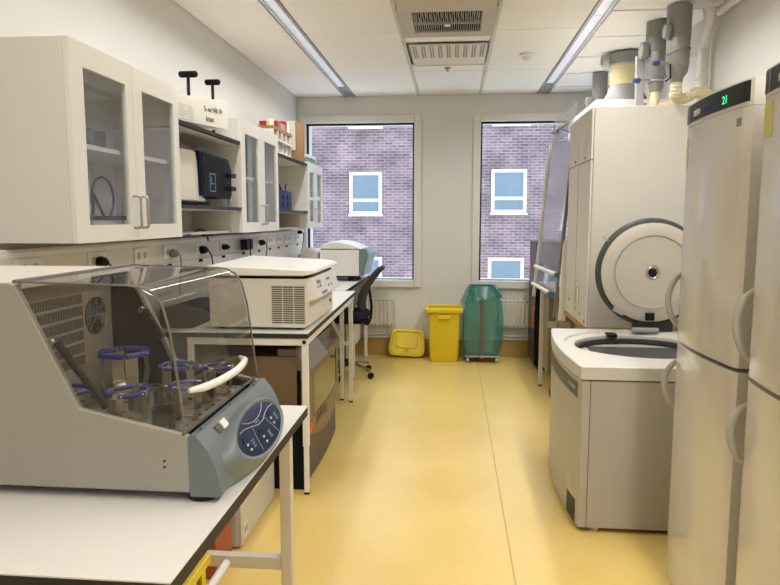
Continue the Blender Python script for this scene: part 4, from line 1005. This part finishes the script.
# ---------------------------------------------------------------- right side: fridges
def fridge(ya, lab, grp, textside=True):
    """near edge ya, 0WD wide"""
    WD = .57; t = thing('upright_fridge', lab, 'fridge freezer', (1.27, ya+.3, 0), 0, grp)
    yb_ = ya+WD; XB = .975; XF = .916; bow = .020
    B(XB+.0, XR-.02, ya+.012, yb_-.012, .06, 1.905).build('cabinet', fridside, t, bev=.006)
    B(XB+.02, XR-.04, ya+.03, yb_-.03, 0, .0595).build('base', blackm, t)
    def fx(s): # s 0..1 across width
        e = min(s, 1-s); rnd = 0
        if e < .06: rnd = .010*(1-e/.06)**2
        return XF-bow*math.sin(PI*s)+rnd
    def panel(z0, z1, nm, m, par=t, s0=0., s1=1., d=0., zlow=None, ztop=None, n=40, back=None):
        q = MB(); vs = []
        for k in range(n+1):
            s = s0+(s1-s0)*k/n; y = ya+WD*s; x = fx(s)-d; xb_ = XB-.004 if back is None else x+back
            zl = zlow(s) if zlow else z0; zt = ztop(s) if ztop else z1
            vs += [(x, y, zl), (x, y, zt), (xb_, y, zt), (xb_, y, zl)]
        fs = []
        for k in range(n):
            for j in range(4): fs.append((k*4+j, k*4+(j+1) % 4, (k+1)*4+(j+1) % 4, (k+1)*4+j))
        fs += [(0, 1, 2, 3), (n*4+3, n*4+2, n*4+1, n*4)]
        return q.add(vs, fs).build(nm, m, par, smooth=True)
    ud = panel(1.018, 1.852, 'upper_door', frid)
    ld = panel(.155, 1.004, 'lower_door', frid)
    pl_ = panel(.0, .148, 'plinth', frid, d=-.004)
    hb = panel(1.853, 1.936, 'header_body', frid, d=.001)
    hd = panel(1.866, 1.930, 'header', mat('header_black', (.008, .009, .010), .3, spec=.2), t, .022, .992, .004, n=30, back=.006)
    B(XB, XR-.05, ya+.02, yb_-.02, 1.9055, 1.934).build('top_cover', fridside, t, bev=.006)
    # name on header (far end), display
    def at_(s, z, d=.0052): return (fx(s)-d, ya+WD*s, z)
    for (s, word, mm, sz) in ((.775, 'nino', paper, .046), (WD, 'lab', mat('deep_blue_ink', (.02, .05, .18), .5), .046)):
        pa = Vector(at_(s, 1.881, .0058)); pb_ = Vector(at_(s-.13, 1.881, .0058)); text('lettering', word, mm, hd, pa, pb_-pa, (0, 0, 1), sz)
    pa = Vector(at_(.30, 1.881, .0058)); pb_ = Vector(at_(.20, 1.881, .0058)); text('display_digits', '21', digit, hd, pa, pb_-pa, (0, 0, 1), .038)
    panel(1.866, 1.928, 'key_cover', mat('smoke_grey', (.10, .11, .12), .25), hd, .875, .905, .0048, n=2)
    panel(1.795, 1.822, 'type_label', greyd, ud, .085, .135, .0012, n=3, back=.004)
    panel(1.70 if ya > 2 else 1.735, 1.815 if ya > 2 else 1.84, 'yellow_note', mat('yellow_note', (WD, .53, .17), .6), ud, .90 if ya > 2 else .84, .965, .0012, n=6, back=.004)
    for (z0, z1, dd) in ((1.065, 1.285, ud), (.735, .925, ld)):
        p = []
        for k in range(15):
            a = k/14; p.append((XF+.012-.050*math.sin(PI*a)**.6, yb_-.012+.012*math.sin(PI*a), z0+(z1-z0)*a))
        MB().tube(p, [.010]+[.0120]*13+[.010], 10).build('handle', mat('handle_grey', (.37, .35, .32), .3), dd, smooth=True)
    return t
fridge(2.178, 'tall white fridge-freezer next to the open floor centrifuge, green display lit', 'white upright fridges')
fridge(1.53, 'tall white fridge-freezer at the right edge, nearest to the camera', 'white upright fridges')

# ---------------------------------------------------------------- floor centrifuge
fc = thing('floor_centrifuge', 'large beige floor-standing centrifuge with its round lid open', 'centrifuge', (1.05, 3.6, 0))
FY0, FY1, FXN, FXR = 3.075, 4.16, .607, 1.58
fbe = mat('centrifuge_beige', (.42, .395, .335), .42, noise=.015); ftop = mat('centrifuge_top', (.58, .56, .50), .4, noise=.015)
def fprof(d=0.0, n=16, bow=.042):
    """footprint polygon: bowed front toward -X"""
    p = []
    for k in range(n+1):
        s = k/n; y = FY0+d+(FY1-FY0-2*d)*s; p.append((FXN+d+.02*s-bow*math.sin(PI*s)**.85, y))
    p += [(FXR-d, FY1-d), (FXR-d, FY0+d)]
    return p
m_ = MB(); m_.prism(fprof(.006), 'z', .022, .745)
m_.build('body', fbe, fc, bev=.006)
# top slab with hole
cxh, cyh, rh = 1.055, 3.695, .365
outer = fprof(0); N = 72
def hit(a): # ray from hole centre to outline
    d = Vector((math.cos(a), math.sin(a))); best = None
    for i in range(len(outer)):
        p, q = Vector(outer[i]), Vector(outer[(i+1) % len(outer)]); e = q-p; den = d.x*e.y-d.y*e.x
        if abs(den) < 1e-9: continue
        w = p-Vector((cxh, cyh)); t = (w.x*e.y-w.y*e.x)/den; s = (w.x*d.y-w.y*d.x)/den
        if t > 0 and -1e-6 <= s <= 1+1e-6 and (best is None or t < best): best = t
    return (cxh+d.x*best, cyh+d.y*best)
angs = [2*PI*k/N for k in range(N)]
for (x, y) in ((FXN, FY0), (FXN+.02, FY1), (FXR, FY1), (FXR, FY0)): angs.append(math.atan2(y-cyh, x-cxh) % (2*PI))
angs.sort(); NA = len(angs)
rings = []
zt = .815
rings.append([hit(a)+(.752,) for a in angs]); rings.append([hit(a)+(zt-.004,) for a in angs])
rings.append([(cxh+(hit(a)[0]-cxh)*.99, cyh+(hit(a)[1]-cyh)*.99, zt) for a in angs])
for (r, z) in ((rh+.055, zt), (rh+.048, zt-.012), (rh+.03, zt-.016), (rh+.01, zt-.016), (rh, zt-.022), (rh, .752)): rings.append([(cxh+r*math.cos(a), cyh+r*math.sin(a)*.98, z) for a in angs])
vs = [v for r in rings for v in r]; fs = []
for i in range(len(rings)-1):
    for k in range(NA): fs.append((i*NA+k, i*NA+(k+1) % NA, (i+1)*NA+(k+1) % NA, (i+1)*NA+k))
for k in range(NA): fs.append(((len(rings)-1)*NA+k, (len(rings)-1)*NA+(k+1) % NA, (k+1) % NA, k))
top = MB().add(vs, fs).build('top_slab', ftop, fc, smooth=True)
m_ = MB().lathe([(rh+.002, -.030), (rh-.006, -.026), (rh-.022, -.030), (rh-.026, -.05)], (cxh, cyh, zt-.012), n=60, cap=False); m_.build('chamber_gasket', mat('gasket_black', (.02, .022, .026), .35), top, smooth=True)
m_ = MB().lathe([(rh-.034, -.05), (rh-.040, -.066), (rh-.042, -.067)], (cxh, cyh, zt-.012), n=60, cap=False); 
B(cxh-.26, cxh+.26, cyh-.22, cyh+.22, .7455, .7495).build('chamber_bottom', mat('chamber_shade', (.10, .10, .10), .35, metal=.5), fc)  # dark colour paints the shade of a deep chamber onto a shallow plate
m_ = MB(); m_.box(cxh-.12, cxh-.06, cyh+rh-.06, cyh+rh+.015, zt-.03, zt-.004); m_.build('lid_latch', black, top, bev=.006)
# seam lines, vent, label on the bowed front
def front(z0, z1, s0, s1, nm, m, par, d=.002, n=16):
    q = MB()
    pts = []
    for k in range(n+1):
        s = s0+(s1-s0)*k/n; y = FY0+.006+(FY1-FY0-.012)*s; pts.append((FXN+.006+.02*s-.042*math.sin(PI*max(s, 0))**.85, y))
    for k in range(n):
        a, b_ = pts[k], pts[k+1]; q.hexa([(a[0]-d, a[1], z0), (a[0]+.004, a[1], z0), (b_[0]+.004, b_[1], z0), (b_[0]-d, b_[1], z0)], [(a[0]-d, a[1], z1), (a[0]+.004, a[1], z1), (b_[0]+.004, b_[1], z1), (b_[0]-d, b_[1], z1)])
    return q.build(nm, m, par, smooth=True)
band = front(.648, .722, .055, .90, 'name_band', mat('slate_teal', (.085, .105, .10), .4), fc)
q_ = Vector((0, 0, 0))
def fpt(s, z, d=.0028): return Vector((FXN+.006+.02*s-.042*math.sin(PI*s)**.85-d, FY0+.006+(FY1-FY0-.012)*s, z))
a_, b_ = fpt(.20, .680, .0030), fpt(.07, .680, .0030); text('lettering', 'BECKMAN', mat('silver_ink', (.5, .5, .46), .4), band, a_, b_-a_, (0, 0, 1), .026)
for k in range(4): front(.575-k*.022, .5775-k*.022, .07, .55, 'relief_line', creamd, fc, d=.0012)
m_ = MB(); m_.box(FXN+.045, FXN+.0475, FY0+.0045, FY0+.0062, .025, .745); m_.build('panel_seam', greyvoid, fc)
m_ = MB()
def fx_(y): s = (y-FY0-.006)/(FY1-FY0-.012); return FXN+.006+.02*s-.042*math.sin(PI*s)**.85
yy_ = [FY0+.05+k*.0175 for k in range(9)]
for a, b_ in zip(yy_[:-1], yy_[1:]):
    ta, tb_ = (a-yy_[0])/.14, (b_-yy_[0])/.14
    m_.hexa([(fx_(a)-.0015, a, .030), (fx_(a)+.004, a, .030), (fx_(b_)+.004, b_, .030), (fx_(b_)-.0015, b_, .030)], [(fx_(a)-.0015, a, .145), (fx_(a)+.004, a, .145), (fx_(b_)+.004, b_, .145), (fx_(b_)-.0015, b_, .145)])
m_.build('air_intake', black, fc)
m_ = MB()
for a, b_ in zip(yy_[:-1], yy_[1:]):
    ta, tb_ = (a-yy_[0])/.14, (b_-yy_[0])/.14
    m_.hexa([(fx_(a)-.0015, a, .1455), (fx_(a)+.004, a, .1455), (fx_(b_)+.004, b_, .1455), (fx_(b_)-.0015, b_, .1455)], [(fx_(a)-.0015, a, .15+.10*ta), (fx_(a)+.004, a, .15+.10*ta), (fx_(b_)+.004, b_, .15+.10*tb_), (fx_(b_)-.0015, b_, .15+.10*tb_)])
m_.build('intake_slope', creamd, fc)
for (x, y) in ((.70, FY0+.05), (1.45, FY0+.05), (.70, FY1-.08), (1.45, FY1-.08)):
    MB().lathe([(.026, 0), (.028, .008), (.028, .0215)], (x, y, 0), n=16).build('foot', beigem, fc, smooth=True)
# open lid, standing on its hinge
lc = (1.202, 4.13, 1.178)
ld = MB().lathe([(.275, -.055), (.296, -.050), (.300, -.030), (.300, 0), (.27, .035), (.05, .045)], lc, 'y', 64); ldo = ld.build('lid', ftop, fc, smooth=True)
MB().lathe([(.299, -.040), (.318, -.034), (.329, -.016), (.325, .006), (.299, .010)], lc, 'y', 64, cap=False).build('lid_gasket', mat('gasket_olive', (.045, .055, .042), .5), ldo, smooth=True)
pr_ = [(.300, -.056), (.276, -.066), (.232, -.068), (.229, -.060), (.222, -.060), (.219, -.066), (.045, -.066), (.040, -.060), (.026, -.060), (.024, -.052), (.001, -.052)]
MB().lathe(pr_, lc, 'y', 64, cap=False).build('lid_liner', mat('liner_grey', (.56, .51, .43), .35), ldo, smooth=True)
MB().tube([(lc[0]+.228*math.cos(a), lc[1]-.070, lc[2]+.228*math.sin(a)) for a in [2*PI*k/60 for k in range(60)]], .003, 6, closed=True).build('lid_ring', MATS['liner_grey'], ldo, smooth=True)
MB().lathe([(.0265, -.056), (.0265, -.062)], lc, 'y', 20).build('centre_plug', black, ldo)
MB().tube([(lc[0]+.034*math.cos(a), lc[1]-.066, lc[2]+.034*math.sin(a)) for a in [2*PI*k/24 for k in range(24)]], .004, 6, closed=True).build('centre_ring', steel, ldo, smooth=True)
B(lc[0]-.035, lc[0]+.018, lc[1]-.085, lc[1]-.066, lc[2]-.290, lc[2]-.242).build('lid_catch', black, ldo, bev=.004)
m_ = MB(); m_.hexa([(.975, lc[1]-.072, .945), (1.035, lc[1]-.072, .915), (1.035, lc[1]-.060, .915), (.975, lc[1]-.060, .945)], [(.985, lc[1]-.072, .975), (1.045, lc[1]-.072, .945), (1.045, lc[1]-.060, .945), (.985, lc[1]-.060, .975)]); m_.build('lid_pad', greyl, ldo)
MB().tube([(lc[0]-.262, lc[1]-.03, lc[2]+.190), (lc[0]-.292, lc[1]-.035, lc[2]+.218)], .007, 8).build('lid_pin', steel, ldo)
B(lc[0]-.10, lc[0]+.14, lc[1]-.05, lc[1]-.01, lc[2]-.360, lc[2]-.300).build('hinge_block', mat('gasket_black', (.02, .022, .026), .35), ldo, bev=.008)
B(lc[0]-.11, lc[0]+.05, lc[1]-.085, lc[1]-.05, zt+.0005, zt+.028).build('hinge_cover', greyl, fc, bev=.008)

# ---------------------------------------------------------------- tall safety cabinet on wooden bench
wb = thing('wooden_bench', 'heavy bench with orange-brown wooden top edge carrying the tall white cabinet', 'bench', (1.25, 4.8, 0))
B(.880, XR-.002, 4.34, 5.21, .755, .785).build('bench_top', wood, wb, bev=.003)
B(.96, XR-.01, 4.42, 5.19, .05, .7545).build('carcass', mat('taupe_carcass', (.30, .25, .18), .5), wb, bev=.004)
B(.98, XR-.02, 4.44, 5.17, 0, .0495).build('plinth', blackm, wb)
hc = thing('tall_cabinet', 'tall plain white equipment cabinet behind the open centrifuge lid', 'cabinet', (1.25, 4.75, .786))
B(.893, XR-.003, 4.37, 5.17, .7865, 2.212).build('body', mat('enamel_cream', (.66, .63, .57), .35), hc, bev=.004)
dx = .893
ul = B(dx-.016, dx-.001, 4.375, 5.165, 1.881, 2.208).build('upper_flap', cream, hc, bev=.004)
ll = B(dx-.016, dx-.001, 4.375, 5.165, .79, 1.876).build('lower_panel', cream, hc, bev=.004)
for y in (4.60, 4.86): B(dx-.021, dx-.015, y-.06, y+.06, 1.935, 2.10).build('embossed_panel', cream, ul, bev=.005)
m_ = MB(); 
for y in (4.56, 4.90): m_.lathe([(.010, 0), (.010, -.003)], (dx-.016, y, 1.905), 'x', 10)
for (y, z) in ((4.42, .82), (4.58, .85), (4.74, .87), (5.0, .90)): m_.lathe([(.009, 0), (.009, -.003)], (dx-.016, y, z), 'x', 10)
m_.build('screw', greyvoid, ll)
B(dx-.017, dx-.0155, 4.77, 4.775, .79, 1.876).build('panel_seam', greyvoid, ll)
m_ = MB(); m_.tube([(dx-.022, 4.62, .90), (dx-.022, 4.62, 1.03), (dx-.022, 4.70, 1.05), (dx-.022, 4.74, .98), (dx-.022, 4.74, .90)], .006, 8); m_.build('embossed_loop', cream, ll, smooth=True)

# ---------------------------------------------------------------- fume hood with leaning sash
fh = thing('fume_hood', 'white fume hood with tilted glass sash beyond the tall cabinet', 'fume hood', (1.25, 5.9, 0))
HY0, HY1 = 5.22, 6.42
B(1.17, XR-.003, HY0, HY1, .9005, 2.199).build('hood_body', whitel, fh, bev=.005)
B(1.07, XR-.003, HY0, HY1, 2.20, 2.40).build('canopy', whitel, fh, bev=.005)
B(.985, 1.168, HY0+.001, HY0+.03, .9005, 2.199).build('front_post', whitel, fh, bev=.003)
def qrail(a, b_, w, d, nm, m, par=fh):
    """bar between two points, w along Y, d along X"""
    q = MB(); q.hexa([(a[0]-d, a[1]-w, a[2]), (a[0]+d, a[1]-w, a[2]), (a[0]+d, a[1]+w, a[2]), (a[0]-d, a[1]+w, a[2])], [(b_[0]-d, b_[1]-w, b_[2]), (b_[0]+d, b_[1]-w, b_[2]), (b_[0]+d, b_[1]+w, b_[2]), (b_[0]-d, b_[1]+w, b_[2])]); return q.build(nm, m, par, bev=.003)
NB, NTp = (.815, 5.27, .72), (.925, 5.27, 2.12); FB, FT = (.785, 6.38, .76), (.905, 6.38, 2.20)
ssh = qrail(FB, FT, .02, .016, 'sash', beigem)
qrail(NB, NTp, .02, .012, 'sash_rail', brownl, ssh)
qrail((NTp[0], NTp[1]+.02, NTp[2]), (NTp[0]+.001, NTp[1]+.02, NTp[2]+.03), .02, .012, 'sash_rail', beigem, ssh)
m_ = MB(); m_.add([tuple(Vector(NB).lerp(Vector(NTp), .09)), tuple(Vector(FB).lerp(Vector(FT), .07)), FT, NTp], [(0, 1, 2, 3)]); m_.build('sash_pane', sashglass, ssh, solid=.006)
for (z0, z1) in ((.97, 1.075), (1.085, 1.185), (1.195, 1.33)):
    t0, t1 = (z0-.72)/1.4, (z1-.72)/1.4; x = lambda t: .815+.105*t
    q = MB(); q.hexa([(x(t0)+.005, 5.235, z0), (x(t0)+.045, 5.235, z0), (x(t0)+.045, 5.25, z0), (x(t0)+.005, 5.25, z0)], [(x(t1)+.005, 5.235, z1), (x(t1)+.045, 5.235, z1), (x(t1)+.045, 5.25, z1), (x(t1)+.005, 5.25, z1)]); q.build('rail_cover', whitel, ssh, bev=.003)
qrail((.865, 5.226, .70), (.885, 5.226, 1.30), .012, .028, 'front_post', whitel)
m_ = MB(); m_.add([(.905, 5.28, 2.17), (.868, 6.38, 2.17), (.905, 6.20, 2.37), (.94, 5.28, 2.395)], [(0, 1, 2, 3)]); fl = m_.build('upper_pane', sashglass, fh, solid=.006)
MB().tube([(.905, 5.36, 2.255), (.885, 6.15, 2.27)], .010, 8).build('pane_catch', greyd, fl, smooth=True)
m_ = MB(); m_.box(.87, .90, 5.88, 5.93, 2.23, 2.31); m_.build('pane_catch', greyd, fl, bev=.004)
# rods with coloured caps (rolls) on the sash
for (za, xa, zb_, xb_, capm, nm) in ((1.055, .862, 1.062, .762, mat('green_cap', (.01, .10, .03), .4), 'green'), (.905, .812, .90, .742, mat('blue_cap', (.03, .09, .20), .4), 'blue')):
    t = thing('paper_roll', 'white roll with a %s end cap held across the fume hood sash, %s one' % (nm, 'upper' if nm == 'green' else 'lower'), 'roll', (xa-.03, 5.8, za), 0, 'rolls on the sash')
    MB().tube([(xa-.028, 5.33, za), (xb_+.008, 6.20, zb_)], .017, 16).build('roll', whitel, t, smooth=True)
    MB().tube([(xa-.028, 5.255, za), (xa-.0283, 5.329, za)], .025, 16).build('end_cap', capm, t, smooth=True)
# stand of the hood
B(.82, XR-.01, 5.45, HY1, .86, .8995).build('deck', beigem, fh, bev=.003)
for (x, y) in ((.785, 5.885), (1.54, 5.885), (1.54, 6.34)):
    l = B(x, x+.034, y, y+.034, .014, .8595).build('leg', beigem, fh, bev=.003); B(x+.004, x+.03, y+.004, y+.03, 0, .0138).build('foot', black, l)
B(.82, 1.0, 5.61, 5.64, .58, .63).build('cross_rail', beigem, fh)
B(.868, 1.50, 5.94, 6.33, .10, .855).build('under_cabinet', mat('taupe_panel', (.30, .245, .165), .5), fh, bev=.004)
MB().lathe([(.032, -.014), (.036, -.006), (.036, .006), (.032, .014)], (.845, 5.53, .0365), 'x', 18).build('caster', black, fh, smooth=True)
MB().tube([(.88, 5.53, .06), (.88, 5.53, .86)], .010, 8).build('caster_stem', steel, fh)
B(.862, .90, 5.515, 5.545, .03, .065).build('caster_fork', steel, fh)
# dark cupboard by the window
dk = thing('dark_cupboard', 'tall narrow black cupboard with an orange sticker in the corner by the right window', 'cupboard', (1.15, 6.8, 0))
B(.835, 1.55, 6.50, 7.04, .045, 1.28).build('body', mat('charcoal', (.012, .011, .011), .4, spec=.2), dk, bev=.006)
B(.815, .8335, 6.502, 7.038, .05, 1.278).build('door', mat('smoked_black', (.014, .014, .016), .3, spec=.15), dk, bev=.003)
B(.88, 1.53, 6.52, 7.02, 0, .0445).build('plinth', blackm, dk)
B(.8125, .8145, 6.60, 6.72, .40, .62).build('orange_sticker', orange, dk)
B(.8125, .8145, 6.90, 7.0, .92, 1.06).build('orange_sticker', orange, dk)
# ---------------------------------------------------------------- ducts
HT = 2.4005
bdx, bdy = 1.352, 5.50
bd_ = thing('exhaust_duct', 'wide exhaust duct with ribbed yellow sleeve standing on the fume hood', 'duct', (bdx, bdy, HT))
MB().lathe([(.165, 0), (.163, .05), (.135, .10), (.130, .13), (.120, .148)], (bdx, bdy, HT), n=36).build('duct_base', greyd, bd_, smooth=True)
pr_ = []
for k in range(27): pr_.append((.116 if k % 2 else .123, .148+k*.006))
MB().lathe(pr_, (bdx, bdy, HT), n=36).build('ribbed_sleeve', hose, bd_, smooth=True)
MB().lathe([(.130, .304), (.138, .31), (.140, .385), (.132, .394)], (bdx, bdy, HT), n=36).build('duct_collar', greyd, bd_, smooth=True)
q = MB().lathe([(.045, -.0), (.047, -.012), (.045, -.05), (.034, -.055)], (bdx-.136, bdy, HT+.345), 'x', 20).build('damper_knob', greyl, bd_, smooth=True)
MB().lathe([(.033, -.0555), (.033, -.058)], (bdx-.136, bdy, HT+.345), 'x', 20).build('knob_face', greyd, q)
sd_ = thing('vent_pipe', 'small grey vent pipe with black damper knob at the far end of the fume hood', 'duct', (1.30, 6.2, HT))
MB().lathe([(.062, 0), (.060, .20), (.066, .21), (.066, .395)], (1.30, 6.2, HT), n=24).build('pipe', greyd, sd_, smooth=True)
MB().lathe([(.04, 0), (.042, -.012), (.040, -.055), (.03, -.06)], (1.30-.058, 6.2, HT+.15), 'x', 18).build('damper_knob', greyd, sd_, smooth=True)
B(1.20, 1.215, 6.19, 6.21, HT, HT+.12).build('damper_stem', black, sd_)
# pair of drop pipes above the tall cabinet
def hosepath(m, pts, r): 
    from mathutils.geometry import interpolate_bezier
    P_ = [Vector(p) for p in pts]; path = []
    for i in range(len(P_)-1):
        p0, p1, p2, p3 = P_[max(i-1, 0)], P_[i], P_[i+1], P_[min(i+2, len(P_)-1)]
        for k in range(8):
            t = k/8; path.append(.5*((2*p1)+(-p0+p2)*t+(2*p0-5*p1+4*p2-p3)*t*t+(-p0+3*p1-3*p2+p3)*t**3))
    path.append(P_[-1]); return m.tube(path, [r*(1.07 if k % 2 else .95) for k in range(len(path))], 14)
p1 = thing('drop_pipe', 'grey drop pipe with blue valve ending in a yellow hose, nearer the right wall', 'pipe', (1.335, 4.30, 2.21), 0, 'grey drop pipes')
X_, Y_ = 1.370, 4.33
MB().lathe([(.072, .40), (.072, .595)], (X_, Y_, 2.2), n=24).build('upper_pipe', greyd, p1, smooth=True)
MB().lathe([(.066, .236), (.069, .245), (.069, .40)], (X_, Y_, 2.2), n=24).build('sleeve', mat('galvanised', (.30, .30, .29), .35, metal=.5), p1, smooth=True)
MB().tube([(X_+.072*math.cos(a), Y_+.072*math.sin(a), 2.52+.02*math.sin(a+2)) for a in [2*PI*k/24 for k in range(24)]], .004, 6, closed=True).build('seam_ring', greyd, p1, smooth=True)
MB().lathe([(.036, .135), (.038, .165), (.062, .20), (.066, .235)], (X_, Y_, 2.2), n=24).build('reducer', greyd, p1, smooth=True)
hosepath(MB(), [(X_, Y_, 2.36), (X_, Y_, 2.285), (X_+.005, Y_+.02, 2.262), (X_+.06, Y_+.04, 2.250), (X_+.13, Y_+.04, 2.285), (X_+.20, Y_+.04, 2.275), (X_+.24, Y_+.03, 2.250)], .034).build('flexible_hose', hose, p1, smooth=True)
v_ = MB().tube([(X_-.065, Y_-.02, 2.455), (X_-.125, Y_-.02, 2.455)], .012, 10).build('valve_stem', dsteel, p1, smooth=True)
MB().lathe([(.022, 0), (.024, -.012), (.016, -.040)], (X_-.115, Y_-.02, 2.455), 'x', 12, sx=1.2, sy=.8).build('valve_handle', mat('valve_blue', (.025, .04, .16), .4), v_, smooth=True)
MB().lathe([(.045, 0), (.047, -.015), (.040, -.03)], (X_-.066, Y_-.03, 2.64), 'x', 18).build('damper_knob', greyd, p1, smooth=True)
MB().tube([(X_-.06, Y_-.06, 2.44), (X_-.055, Y_-.06, 2.36), (X_-.085, Y_-.07, 2.335)], .006, 8).build('lever', black, p1, smooth=True)
p2 = thing('drop_pipe', 'grey drop pipe with round damper and flat side duct, farther from the wall', 'pipe', (1.30, 4.60, 2.21), 0, 'grey drop pipes')
X_, Y_ = 1.345, 4.66
MB().lathe([(.078, .40), (.078, .595)], (X_, Y_, 2.2), n=24).build('upper_pipe', greyd, p2, smooth=True)
MB().lathe([(.068, .235), (.072, .245), (.072, .40)], (X_, Y_, 2.2), n=24).build('sleeve', MATS['galvanised'], p2, smooth=True)
MB().lathe([(.034, .14), (.048, .17), (.052, .245)], (X_-.01, Y_-.02, 2.2), n=24).build('coupling', greyd, p2, smooth=True)
MB().tube([(X_-.01+.056*math.cos(a), Y_-.02+.056*math.sin(a), 2.41) for a in [2*PI*k/24 for k in range(24)]], .006, 6, closed=True).build('seam_ring', greyl, p2, smooth=True)
m_ = MB(); m_.hexa([(1.235, 4.72, 2.2135), (1.285, 4.72, 2.2135), (1.285, 4.76, 2.2135), (1.235, 4.76, 2.2135)], [(1.225, 4.72, 2.60), (1.285, 4.72, 2.60), (1.285, 4.76, 2.60), (1.225, 4.76, 2.60)]); m_.build('side_duct', greyl, p2, bev=.006)
q = MB().lathe([(.055, 0), (.057, -.015), (.055, -.04), (.042, -.045)], (X_-.07, Y_, 2.615), 'x', 20).build('damper_knob', greyd, p2, smooth=True)
hosepath(MB(), [(X_-.01, Y_-.02, 2.36), (X_-.01, Y_-.02, 2.275), (X_+.0, Y_-.02, 2.25), (X_+.05, Y_-.03, 2.247), (X_+.09, Y_-.05, 2.255), (X_+.13, Y_-.07, 2.262)], .030).build('flexible_hose', hose, p2, smooth=True)
v_ = MB().tube([(X_-.06, Y_-.06, 2.41), (X_-.13, Y_-.06, 2.41)], .012, 10).build('valve_stem', dsteel, p2, smooth=True)
MB().lathe([(.022, 0), (.024, -.012), (.016, -.040)], (X_-.125, Y_-.06, 2.41), 'x', 12, sx=1.2, sy=.8).build('valve_handle', MATS['valve_blue'], v_, smooth=True)
MB().tube([(X_-.105, Y_-.08, 2.215), (X_-.085, Y_-.08, 2.26)], .010, 8).build('lever', red, p2, smooth=True)
wp = thing('wall_pipe', 'white waste pipe with an offset bend running down the right wall behind the hoses', 'pipe', (1.56, 4.45, 2.2))
m_ = MB().tube([(1.53, 4.28, 2.745), (1.53, 4.28, 2.70), (1.545, 4.38, 2.63), (1.565, 4.45, 2.585), (1.565, 4.45, 2.54), (1.565, 4.45, 2.213)], .033, 16); m_.build('pipe_run', whitel, wp, smooth=True)
MB().lathe([(.040, 0), (.040, .02)], (1.53, 4.28, 2.745), n=18).build('pipe_collar', whitel, wp, smooth=True)
MB().lathe([(.039, 0), (.039, .02)], (1.565, 4.45, 2.38), n=18).build('pipe_collar', whitel, wp, smooth=True)
MB().tube([(1.575, YN+.1, 2.73), (1.575, 4.25, 2.73)], .022, 12).build('pipe_branch', whitel, wp, smooth=True)
